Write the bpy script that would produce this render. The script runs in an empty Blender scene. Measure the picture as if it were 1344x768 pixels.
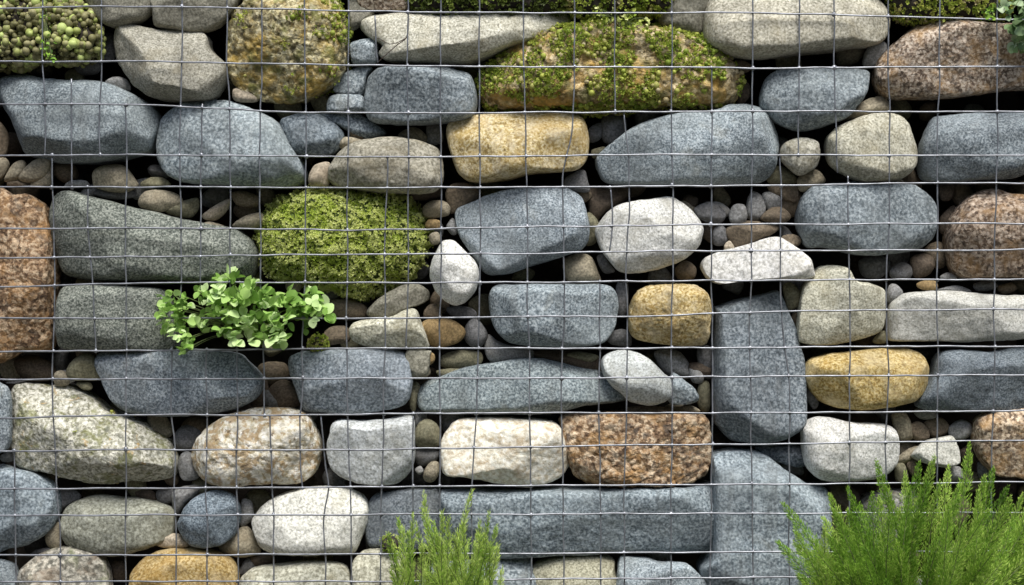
import bpy, math, random
import numpy as np
from mathutils import Vector

# ------------------------------------------------------------------ camera, sky, sun, exposure
SC = bpy.context.scene
COL = SC.collection
D = 3.2            # camera to mesh plane (m)
W = 2.0            # width of the mesh plane the frame takes in (m)
cam_data = bpy.data.cameras.new("camera")
cam = bpy.data.objects.new("camera", cam_data)
COL.objects.link(cam)
cam.location = (0, -D, 0)
cam.rotation_euler = (math.radians(90), 0, 0)
cam_data.sensor_width = 36
cam_data.lens = 36 * D / W
cam_data.clip_start = 0.05
cam_data.clip_end = 500
SC.camera = cam

SUN_EL, SUN_AZ = math.radians(60), math.radians(16)     # azimuth: to the right of straight behind the camera
world = bpy.data.worlds.new("World")
SC.world = world
world.use_nodes = True
wn = world.node_tree.nodes
sky = wn.new("ShaderNodeTexSky")
sky.sky_type = 'NISHITA'
sky.sun_disc = False
sky.sun_elevation = SUN_EL
sky.sun_rotation = math.pi - SUN_AZ
sky.air_density = 1.0
sky.dust_density = 3.0
sky.ozone_density = 1.0
wn["Background"].inputs["Strength"].default_value = 0.060
world.node_tree.links.new(sky.outputs[0], wn["Background"].inputs["Color"])

sun_data = bpy.data.lights.new("sun", 'SUN')
sun = bpy.data.objects.new("sun", sun_data)
COL.objects.link(sun)
sun_data.energy = 1.5
sun_data.angle = math.radians(28)
sun_data.color = (1.0, 0.98, 0.945)
sdir = Vector((math.sin(SUN_AZ) * math.cos(SUN_EL), -math.cos(SUN_AZ) * math.cos(SUN_EL), math.sin(SUN_EL)))
sun.rotation_euler = sdir.to_track_quat('Z', 'Y').to_euler()

SC.view_settings.view_transform = 'Standard'
SC.view_settings.look = 'None'
SC.view_settings.gamma = 1.0
SC.view_settings.exposure = 1.74

# ------------------------------------------------------------------ helpers
rnd = random.Random(7)
nr = np.random.default_rng(11)

def w3(px, py, y=0.0):
    f = (D + y) / D * W / 1344.0
    return ((px - 672.0) * f, y, (384.0 - py) * f)

CROPS = {'F': (0, 0, 1.0), 'A1': (0, 0, 2.953), 'A2': (330, 0, 2.953), 'A3': (660, 0, 2.953), 'A4': (984, 0, 2.953),
         'B1': (0, 240, 2.953), 'B2': (330, 240, 2.953), 'B3': (660, 240, 2.953), 'B4': (984, 240, 2.953),
         'C1': (0, 480, 2.667), 'C2': (330, 480, 2.667), 'C3': (660, 480, 2.667), 'C4': (984, 480, 2.667)}

def pts_of(crop, s):
    x0, y0, k = CROPS[crop]
    out = []
    for t in s.split():
        a, b = t.split(',')
        out.append((x0 + float(a) / k, y0 + float(b) / k))
    return np.array(out)

# gradient noise, vectorised
_perm = np.random.default_rng(3).permutation(256)
_perm = np.concatenate([_perm, _perm, _perm])
_g = np.random.default_rng(4).normal(size=(256, 3))
_g /= np.linalg.norm(_g, axis=1)[:, None]

def pnoise(p):
    p = np.asarray(p, float)
    i = np.floor(p).astype(int)
    f = p - i
    u = f * f * f * (f * (f * 6 - 15) + 10)
    i &= 255
    r = 0
    for dx in (0, 1):
        for dy in (0, 1):
            for dz in (0, 1):
                h = _perm[_perm[_perm[(i[:, 0] + dx) & 255] + ((i[:, 1] + dy) & 255)] + ((i[:, 2] + dz) & 255)]
                g = _g[h]
                d = f - np.array((dx, dy, dz))
                wgt = (u[:, 0] if dx else 1 - u[:, 0]) * (u[:, 1] if dy else 1 - u[:, 1]) * (u[:, 2] if dz else 1 - u[:, 2])
                r = r + wgt * (g * d).sum(1)
    return r

def fbm(p, freq, octv=3, gain=0.5, off=0.0):
    r, a = 0, 1.0
    for k in range(octv):
        r = r + a * pnoise(p * freq + off + 17.3 * k)
        freq *= 2.03
        a *= gain
    return r

def link(name, me, parent=None):
    o = bpy.data.objects.new(name, me)
    COL.objects.link(o)
    if parent is not None:
        o.parent = parent
    return o

def mesh_of(name, v, f, mat, smooth=True, tint=None):
    me = bpy.data.meshes.new(name)
    me.from_pydata(np.asarray(v).tolist(), [], f.tolist() if hasattr(f, 'tolist') else f)
    me.update()
    if smooth:
        me.polygons.foreach_set('use_smooth', [True] * len(me.polygons))
    if tint is not None:
        at = me.attributes.new('tint', 'FLOAT', 'POINT')
        at.data.foreach_set('value', np.asarray(tint, dtype=np.float32))
    me.materials.append(mat)
    return me

def tag(o, label=None, cat=None, group=None, kind=None):
    if label: o['label'] = label
    if cat: o['category'] = cat
    if group: o['group'] = group
    if kind: o['kind'] = kind
    return o

def empty(name, loc):
    o = bpy.data.objects.new(name, None)
    COL.objects.link(o)
    o.location = loc
    o.empty_display_size = 0.03
    return o

# ------------------------------------------------------------------ materials
def new_mat(name):
    m = bpy.data.materials.new(name)
    m.use_nodes = True
    nt = m.node_tree
    return m, nt, nt.nodes, nt.links, nt.nodes["Principled BSDF"]

def ramp(nodes, stops):
    r = nodes.new("ShaderNodeValToRGB")
    e = r.color_ramp.elements
    while len(e) < len(stops):
        e.new(0.5)
    for k, (p, c) in enumerate(stops):
        e[k].position = p
        e[k].color = (c[0], c[1], c[2], 1) if hasattr(c, '__len__') else (c, c, c, 1)
    return r

def mixc(nodes, links, fac, a, b, mode='MIX'):
    m = nodes.new("ShaderNodeMix")
    m.data_type = 'RGBA'
    m.blend_type = mode
    for sock, v in ((m.inputs[0], fac), (m.inputs[6], a), (m.inputs[7], b)):
        if hasattr(v, 'links') or hasattr(v, 'is_linked'):
            links.new(v, sock)
        elif hasattr(v, '__len__'):
            sock.default_value = (v[0], v[1], v[2], 1)
        else:
            sock.default_value = v
    return m.outputs[2]

def rock_mat(name, dark, mid, light, grain=150, speck=0.6, patches=(), macro=0.22, bump=0.5, spread=0.135, bumpd=0.0022, pit=0.0, rough=0.85):
    m, nt, N, L, bsdf = new_mat(name)
    tc = N.new("ShaderNodeTexCoord")
    oi = N.new("ShaderNodeObjectInfo")
    mul = N.new("ShaderNodeVectorMath"); mul.operation = 'MULTIPLY_ADD'
    comb = N.new("ShaderNodeCombineXYZ")
    for k in range(3):
        L.new(oi.outputs['Random'], comb.inputs[k])
    L.new(comb.outputs[0], mul.inputs[0]); mul.inputs[1].default_value = (37.0, 53.0, 71.0)
    L.new(tc.outputs['Object'], mul.inputs[2])
    P = mul.outputs[0]

    def noise(scale, detail=3, r=0.6, dist=0.0):
        n = N.new("ShaderNodeTexNoise")
        n.inputs['Scale'].default_value = scale
        n.inputs['Detail'].default_value = detail
        n.inputs['Roughness'].default_value = r
        n.inputs['Distortion'].default_value = dist
        L.new(P, n.inputs['Vector'])
        return n
    n1 = noise(grain * 1.5, 3, 0.62)
    gs = N.new("ShaderNodeMath"); gs.operation = 'MULTIPLY_ADD'
    L.new(oi.outputs['Random'], gs.inputs[0]); gs.inputs[1].default_value = grain * .9; gs.inputs[2].default_value = grain * 1.05
    L.new(gs.outputs[0], n1.inputs['Scale'])
    r1 = ramp(N, [(0.5 - spread, dark), (0.5, mid), (0.5 + spread, light)])
    L.new(n1.outputs['Fac'], r1.inputs[0])
    col = r1.outputs[0]
    # mineral grains
    vo = N.new("ShaderNodeTexVoronoi")
    vo.inputs['Scale'].default_value = grain * 1.7
    L.new(P, vo.inputs['Vector'])
    sep = N.new("ShaderNodeSeparateColor")
    L.new(vo.outputs['Color'], sep.inputs[0])
    dk = ramp(N, [(0.14, 1.0), (0.24, 0.0)])
    L.new(sep.outputs[0], dk.inputs[0])
    lt = ramp(N, [(0.80, 0.0), (0.90, 1.0)])
    L.new(sep.outputs[1], lt.inputs[0])
    s1 = N.new("ShaderNodeMath"); s1.operation = 'MULTIPLY'; s1.inputs[1].default_value = speck
    L.new(dk.outputs[0], s1.inputs[0])
    s2 = N.new("ShaderNodeMath"); s2.operation = 'MULTIPLY'; s2.inputs[1].default_value = speck * 0.8
    L.new(lt.outputs[0], s2.inputs[0])
    col = mixc(N, L, s1.outputs[0], col, tuple(c * 0.6 for c in dark))
    col = mixc(N, L, s2.outputs[0], col, tuple(min(0.85, c * 1.15) for c in light))
    for (pc, ps, th, soft, amt) in patches:
        pn = noise(abs(ps), 5, 0.62, 0.4)
        if ps < 0:                                   # run-off streaks, drawn out downwards
            mp = N.new("ShaderNodeMapping"); mp.inputs['Scale'].default_value = (1.0, .6, .16)
            L.new(P, mp.inputs['Vector']); L.new(mp.outputs[0], pn.inputs['Vector'])
        pr = ramp(N, [(th - soft, 0.0), (th + soft, 1.0)])
        L.new(pn.outputs['Fac'], pr.inputs[0])
        pm = N.new("ShaderNodeMath"); pm.operation = 'MULTIPLY'; pm.inputs[1].default_value = amt
        L.new(pr.outputs[0], pm.inputs[0])
        col = mixc(N, L, pm.outputs[0], col, pc)
    mn = noise(9, 4, 0.55)
    mr = ramp(N, [(0.3, 1 - macro), (0.7, 1 + macro * 0.6)])
    L.new(mn.outputs['Fac'], mr.inputs[0])
    col = mixc(N, L, 1.0, col, mr.outputs[0], 'MULTIPLY')
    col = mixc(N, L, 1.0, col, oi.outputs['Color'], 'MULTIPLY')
    L.new(col, bsdf.inputs['Base Color'])
    bsdf.inputs['Roughness'].default_value = rough
    bsdf.inputs['Specular IOR Level'].default_value = 0.35
    bn = noise(grain * 1.2, 4, 0.65)
    bp = N.new("ShaderNodeBump")
    bp.inputs['Strength'].default_value = bump
    bp.inputs['Distance'].default_value = bumpd
    L.new(bn.outputs['Fac'], bp.inputs['Height'])
    nrm = bp.outputs[0]
    bn2 = noise(grain * 0.22, 4, 0.6)
    bp2 = N.new("ShaderNodeBump")
    bp2.inputs['Strength'].default_value = bump * 0.8
    bp2.inputs['Distance'].default_value = bumpd * 2.2
    L.new(bn2.outputs['Fac'], bp2.inputs['Height'])
    L.new(nrm, bp2.inputs['Normal'])
    L.new(bp2.outputs[0], bsdf.inputs['Normal'])
    return m

OLIVE, OCHRE, MOSSC = (.16, .17, .045), (.42, .27, .08), (.12, .17, .03)
M = {
 'G': rock_mat('blue_grey_granite', (.068, .086, .097), (.180, .215, .234), (.36, .402, .416), 150, .38, [((.30, .335, .335), 6, .58, .10, .35), ((.10, .115, .11), 5, .60, .08, .40), ((.24, .235, .19), 9, .66, .05, .35), ((.10, .105, .10), -22, .60, .07, .35)], macro=.28, bump=.4),
 'GG': rock_mat('green_grey_granite', (.048, .057, .047), (.135, .150, .128), (.29, .305, .265), 150, .5, macro=.3, bump=.7),
 'W': rock_mat('white_granite', (.33, .33, .30), (.58, .58, .54), (.74, .74, .71), 150, .28, [((.33, .31, .24), 14, .60, .08, .5), ((.28, .27, .22), -24, .61, .06, .45)], macro=.22),
 'C': rock_mat('pale_tan_granite', (.165, .158, .120), (.322, .311, .250), (.46, .447, .378), 150, .36, [((.20, .175, .11), 16, .60, .08, .5), ((.15, .14, .10), -24, .61, .06, .45)], macro=.25),
 'T': rock_mat('smooth_tan_stone', (.135, .129, .098), (.212, .204, .158), (.31, .298, .24), 170, .35, macro=.25, bump=.35),
 'Y': rock_mat('ochre_sandstone', (.24, .16, .05), (.44, .335, .135), (.62, .53, .33), 140, .5, [((.58, .51, .36), 22, .56, .09, .5), ((.37, .235, .06), 20, .60, .09, .5), ((.16, .12, .06), 60, .64, .04, .6)], macro=.25, bump=.6),
 'B': rock_mat('brown_granite', (.095, .065, .045), (.275, .212, .150), (.52, .45, .36), 105, .8, [((.36, .225, .095), 20, .56, .07, .55), ((.10, .09, .08), 60, .60, .04, .5)], macro=.3, bump=.9, bumpd=.003),
 'BC': rock_mat('coarse_brown_stone', (.09, .052, .028), (.30, .200, .115), (.58, .47, .33), 62, .7, [((.40, .23, .085), 24, .55, .07, .6), ((.10, .09, .08), 40, .61, .05, .6)], macro=.3, bump=1.0, bumpd=.006),
 'BE': rock_mat('speckled_beige_stone', (.44, .37, .23), (.69, .65, .53), (.78, .76, .69), 70, .45, [((.36, .245, .115), 42, .53, .035, .8), ((.12, .085, .05), 70, .635, .03, .85)], macro=.2, bump=.9, bumpd=.004),
 'BP': rock_mat('pale_beige_stone', (.47, .41, .30), (.66, .625, .52), (.76, .745, .67), 90, .3, [((.36, .26, .15), 22, .58, .07, .7)], macro=.2, bump=.7, bumpd=.003),
 'L': rock_mat('lichen_white_stone', (.17, .165, .115), (.42, .415, .33), (.66, .65, .57), 80, .5, [(OLIVE, 26, .57, .05, .7), (OCHRE, 32, .64, .03, .7), ((.10, .11, .085), 55, .62, .05, .6)], macro=.3, bump=1.0, bumpd=.004),
 'LB': rock_mat('lichen_brown_stone', (.11, .09, .05), (.35, .30, .16), (.60, .55, .38), 62, .7, [((.40, .265, .055), 16, .53, .07, .75), (OLIVE, 22, .58, .06, .75), ((.09, .08, .045), 40, .59, .05, .65)], macro=.3, bump=1.0, bumpd=.006),
 'MX': rock_mat('mottled_stone', (.10, .10, .088), (.24, .237, .215), (.46, .455, .42), 80, .6, [((.27, .205, .15), 20, .60, .06, .45), ((.15, .18, .09), 18, .60, .06, .5)], macro=.3, bump=.9, bumpd=.003),
 'P': rock_mat('pebble_stone', (.20, .197, .187), (.30, .295, .283), (.42, .413, .40), 160, .35, [((.20, .175, .14), 20, .58, .09, .45)], macro=.3, bump=.3),
}

def leaf_mat(name, stops, rough=0.55, trans=0.25):
    m, nt, N, L, bsdf = new_mat(name)
    a = N.new("ShaderNodeAttribute"); a.attribute_name = 'tint'
    r = ramp(N, stops)
    L.new(a.outputs['Fac'], r.inputs[0])
    L.new(r.outputs[0], bsdf.inputs['Base Color'])
    bsdf.inputs['Roughness'].default_value = rough
    bsdf.inputs['Specular IOR Level'].default_value = 0.3
    tr = N.new("ShaderNodeBsdfTranslucent")
    L.new(r.outputs[0], tr.inputs['Color'])
    mx = N.new("ShaderNodeMixShader"); mx.inputs[0].default_value = trans
    L.new(bsdf.outputs[0], mx.inputs[1]); L.new(tr.outputs[0], mx.inputs[2])
    L.new(mx.outputs[0], N["Material Output"].inputs['Surface'])
    return m

M['moss'] = leaf_mat('moss_leaf', [(0, (.17, .26, .03)), (.35, (.38, .50, .07)), (.7, (.60, .69, .16)), (1, (.76, .80, .36))], trans=.45)
M['moss_dry'] = leaf_mat('dry_moss_leaf', [(0, (.13, .19, .03)), (.3, (.30, .40, .055)), (.6, (.52, .56, .12)), (.82, (.50, .42, .22)), (1, (.60, .54, .36))], trans=.4)
M['dark_leaf'] = leaf_mat('dark_moss_leaf', [(0, (.045, .06, .015)), (.5, (.12, .16, .03)), (.85, (.26, .33, .06)), (1, (.40, .50, .14))])
M['sedum'] = leaf_mat('sedum_bead', [(0, (.09, .085, .03)), (.3, (.20, .19, .08)), (.55, (.30, .28, .14)), (.8, (.32, .37, .10)), (1, (.46, .54, .18))], trans=.12)
M['leaf'] = leaf_mat('plant_leaf', [(0, (.10, .20, .03)), (.35, (.23, .41, .075)), (.7, (.40, .59, .17)), (1, (.60, .75, .38))], rough=.6, trans=.35)
M['needle'] = leaf_mat('shrub_needle', [(0, (.045, .11, .012)), (.4, (.14, .29, .028)), (.75, (.29, .47, .06)), (1, (.48, .61, .15))], trans=.3)
M['ivy'] = leaf_mat('ivy_leaf', [(0, (.08, .15, .05)), (.5, (.20, .31, .13)), (1, (.42, .52, .32))], rough=.4)

def simple_mat(name, color, rough, metal=0.0, nscale=60, var=0.3, bump=0.0):
    m, nt, N, L, bsdf = new_mat(name)
    tc = N.new("ShaderNodeTexCoord")
    n = N.new("ShaderNodeTexNoise"); n.inputs['Scale'].default_value = nscale; n.inputs['Detail'].default_value = 4
    L.new(tc.outputs['Object'], n.inputs['Vector'])
    r = ramp(N, [(0.3, tuple(c * (1 - var) for c in color)), (0.7, tuple(min(1, c * (1 + var)) for c in color))])
    L.new(n.outputs['Fac'], r.inputs[0]); L.new(r.outputs[0], bsdf.inputs['Base Color'])
    bsdf.inputs['Roughness'].default_value = rough
    bsdf.inputs['Metallic'].default_value = metal
    if bump:
        b = N.new("ShaderNodeBump"); b.inputs['Distance'].default_value = bump; b.inputs['Strength'].default_value = .8
        L.new(n.outputs['Fac'], b.inputs['Height']); L.new(b.outputs[0], bsdf.inputs['Normal'])
    return m

M['wire'] = simple_mat('galvanised_wire', (.205, .215, .235), .40, .65, 45, .4, .0006)
M['earth'] = simple_mat('dark_earth', (.030, .024, .018), .95, 0, 30, .4, .012)
M['soil'] = simple_mat('bounce_gravel', (.10, .096, .086), .95, 0, 45, .45, .012)  # unseen gravel put in to bounce fill light up onto undersides
M['turf'] = simple_mat('rough_turf', (.045, .065, .02), .95, 0, 6, .5, .02)
M['stem'] = simple_mat('green_stem', (.10, .13, .04), .7, 0, 80, .4)
M['bark'] = simple_mat('dark_twig', (.045, .03, .02), .8, 0, 90, .4)

# ------------------------------------------------------------------ stones
def smooth_poly(p, n):
    """closed centripetal-ish spline through the traced points, resampled to n points"""
    k = len(p)
    out = []
    for i in range(k):
        p0, p1, p2, p3 = p[i - 1], p[i], p[(i + 1) % k], p[(i + 2) % k]
        for t in np.linspace(0, 1, 10, endpoint=False):
            a = 2 * p1; b = p2 - p0; c = 2 * p0 - 5 * p1 + 4 * p2 - p3; d = -p0 + 3 * p1 - 3 * p2 + p3
            out.append(0.5 * (a + b * t + c * t * t + d * t ** 3))
    q = np.array(out)
    seg = np.linalg.norm(np.roll(q, -1, 0) - q, axis=1)
    s = np.concatenate([[0], np.cumsum(seg)])
    qq = np.vstack([q, q[:1]])
    u = np.linspace(0, s[-1], n, endpoint=False)
    return np.stack([np.interp(u, s, qq[:, 0]), np.interp(u, s, qq[:, 1])], 1)

def area_centroid(p):
    x, y = p[:, 0], p[:, 1]
    x1, y1 = np.roll(x, -1), np.roll(y, -1)
    c = x * y1 - x1 * y
    a = c.sum() / 2
    return abs(a), np.array([((x + x1) * c).sum() / (6 * a), ((y + y1) * c).sum() / (6 * a)])

def vnormals(me):
    n = np.empty(len(me.vertices) * 3, dtype=np.float32)
    me.vertex_normals.foreach_get('vector', n)
    return n.reshape(-1, 3)

OUT = []          # all outlines in photo pixels with depth, used to place the fill behind the gaps

def stone(name, px, mat, front=0.010, T=None, p=4.8, q=3.6, facets=4, lump=0.7, rough=1.0, seed=0, tint=(1, 1, 1), na=112, nf=34, coarse=0.0, nod=None, tilt=0.0, top=None, under=None):
    """one solid stone whose widest section follows the traced outline"""
    rg = np.random.default_rng(seed)
    ext = px.max(0) - px.min(0)
    wm, hm = ext * W / 1344
    if T is None:
        T = 0.5 * min(0.22, 0.55 * (wm * hm) ** 0.5 + 0.25 * min(wm, hm))
    yc = front + T
    P = smooth_poly(px, na)
    A, c = area_centroid(P)
    cx, _, cz = w3(c[0], c[1], yc)
    f = (D + yc) / D * W / 1344
    Q = np.stack([(P[:, 0] - c[0]) * f, -(P[:, 1] - c[1]) * f], 1)
    if (Q[:, 0] * np.roll(Q[:, 1], -1) - np.roll(Q[:, 0], -1) * Q[:, 1]).sum() > 0:
        Q = Q[::-1]
    z = Q[:, 0] + 1j * Q[:, 1]
    F = np.fft.fft(z)
    k = np.abs(np.fft.fftfreq(na, 1 / na))
    lo = np.fft.ifft(F * np.exp(-(k / 2.2) ** 2) / np.exp(-(1 / 2.2) ** 2) * (k > 0))
    verts = [np.array([[0, -T, 0]])]
    n1 = int(nf * .62)
    a_in = np.arcsin(np.linspace(.03, .90, n1) ** (p / 2))
    ph_f = np.concatenate([a_in, np.linspace(a_in[-1], math.pi / 2, nf - n1 + 1)[1:]])
    nb = max(6, nf // 3)
    ph_b = np.linspace(math.pi / 2, math.pi, nb + 1)[1:-1]
    for a in np.concatenate([ph_f, ph_b]):
        s = abs(math.sin(a)) ** (2 / p)
        y = abs(math.cos(a)) ** (2 / q)
        y = -T * y if a <= math.pi / 2 else 0.9 * T * y
        wgt = s ** 1.6
        zz = s * ((1 - wgt) * lo + wgt * z)
        verts.append(np.stack([zz.real, np.full(na, y), zz.imag], 1))
    verts.append(np.array([[0, 0.9 * T, 0]]))
    V = np.vstack(verts)
    # tilt of the front face (top leaning back when positive)
    fr = V[:, 1] < 0
    V[fr, 1] *= 1 - tilt * V[fr, 2] / max(hm, 1e-6) * 1.0
    # broken faces
    cuts = []
    if facets > 0:
        if top is None: top = (rg.uniform(38, 62), rg.uniform(.45, .8))
        if under is None: under = (rg.uniform(30, 60), rg.uniform(.12, .38))
        cuts.append((math.radians(top[0]), math.pi / 2 + rg.normal(0, .22), top[1]))
        cuts.append((math.radians(under[0]), -math.pi / 2 + rg.normal(0, .35), under[1]))
    for _ in range(facets):
        cuts.append((math.radians(rg.uniform(12, 50)), rg.uniform(0, 2 * math.pi), rg.uniform(.25, .65)))
    if facets >= 3:
        for _ in range(4):                           # chipped corners
            cuts.append((math.radians(rg.uniform(48, 70)), rg.uniform(0, 2 * math.pi), rg.uniform(.25, .55)))
    for a, b, dep in cuts:
        n = np.array([math.sin(a) * math.cos(b), -math.cos(a), math.sin(a) * math.sin(b)])
        d = V @ n
        base = (Q @ n[[0, 2]]).max()
        h = base + (d.max() - base) * (1 - dep)
        ex = d - h
        kk = 0.0016
        cut = np.where(ex > 4 * kk, ex, kk * np.log1p(np.exp(np.clip(ex / kk, -30, 30))))
        V = V - cut[:, None] * n * 0.92
    rings = nf + nb - 1
    faces = []
    idx = np.arange(na)
    for i in idx:
        faces.append((0, 1 + (i + 1) % na, 1 + i))
    for r in range(rings - 1):
        a0 = 1 + r * na; b0 = a0 + na
        for i in range(na):
            j = (i + 1) % na
            faces.append((a0 + i, a0 + j, b0 + j, b0 + i))
    last = 1 + (rings - 1) * na
    tip = len(V) - 1
    for i in range(na):
        faces.append((last + i, last + (i + 1) % na, tip))
    me = bpy.data.meshes.new(name)
    me.from_pydata(V.tolist(), [], faces)
    me.update()
    N = vnormals(me)
    size = (wm * hm) ** 0.5
    off = rg.uniform(-50, 50, 3)
    dsp = lump * 0.045 * size * fbm(V, 1.6 / size, 2, 0.5, off)
    dsp += lump * 0.014 * size * fbm(V, 5.0 / size, 3, 0.55, off + 9)
    dsp += rough * 0.0016 * fbm(V, 45, 3, 0.6, off + 21)
    if coarse:
        r = np.abs(fbm(V, 46, 4, 0.66, off + 40))
        dsp += coarse * (r - 0.25)
    if nod:
        amp, sp = nod
        ex0 = np.array([wm * .55, T * 1.05, hm * .55])
        ns = int(min(1600, 8 * ex0.prod() / sp ** 3 * .9))
        sd = rg.uniform(-1, 1, (ns * 3, 3)) * ex0
        # keep the seeds lying near the skin
        idx_ = np.array([((V - q) ** 2).sum(1).min() for q in sd])
        sd = sd[idx_ < (sp * .55) ** 2]
        rad = sp * rg.uniform(.55, 1.25, len(sd))
        best = np.full(len(V), -1.0)
        warp = V + .25 * sp * np.stack([pnoise(V / sp * 1.3 + k * 7.7) for k in range(3)], 1)
        for q, r in zip(sd, rad):
            best = np.maximum(best, 1 - ((warp - q) ** 2).sum(1) / r ** 2)
        dsp += amp * (np.sqrt(np.clip(best, 0, 1)) - .5)
    V = V + N * dsp[:, None]
    # nothing pokes through the wire
    lim = 0.006 - yc
    V[:, 1] = np.where(V[:, 1] < lim, lim + (V[:, 1] - lim) * 0.15, V[:, 1])
    me.vertices.foreach_set('co', V.astype(np.float32).ravel())
    me.polygons.foreach_set('use_smooth', [True] * len(me.polygons))
    me.update()
    me.materials.append(M[mat])
    o = link(name, me)
    o.location = (cx, yc, cz)
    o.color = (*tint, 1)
    OUT.append((P, front))
    return o

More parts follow.
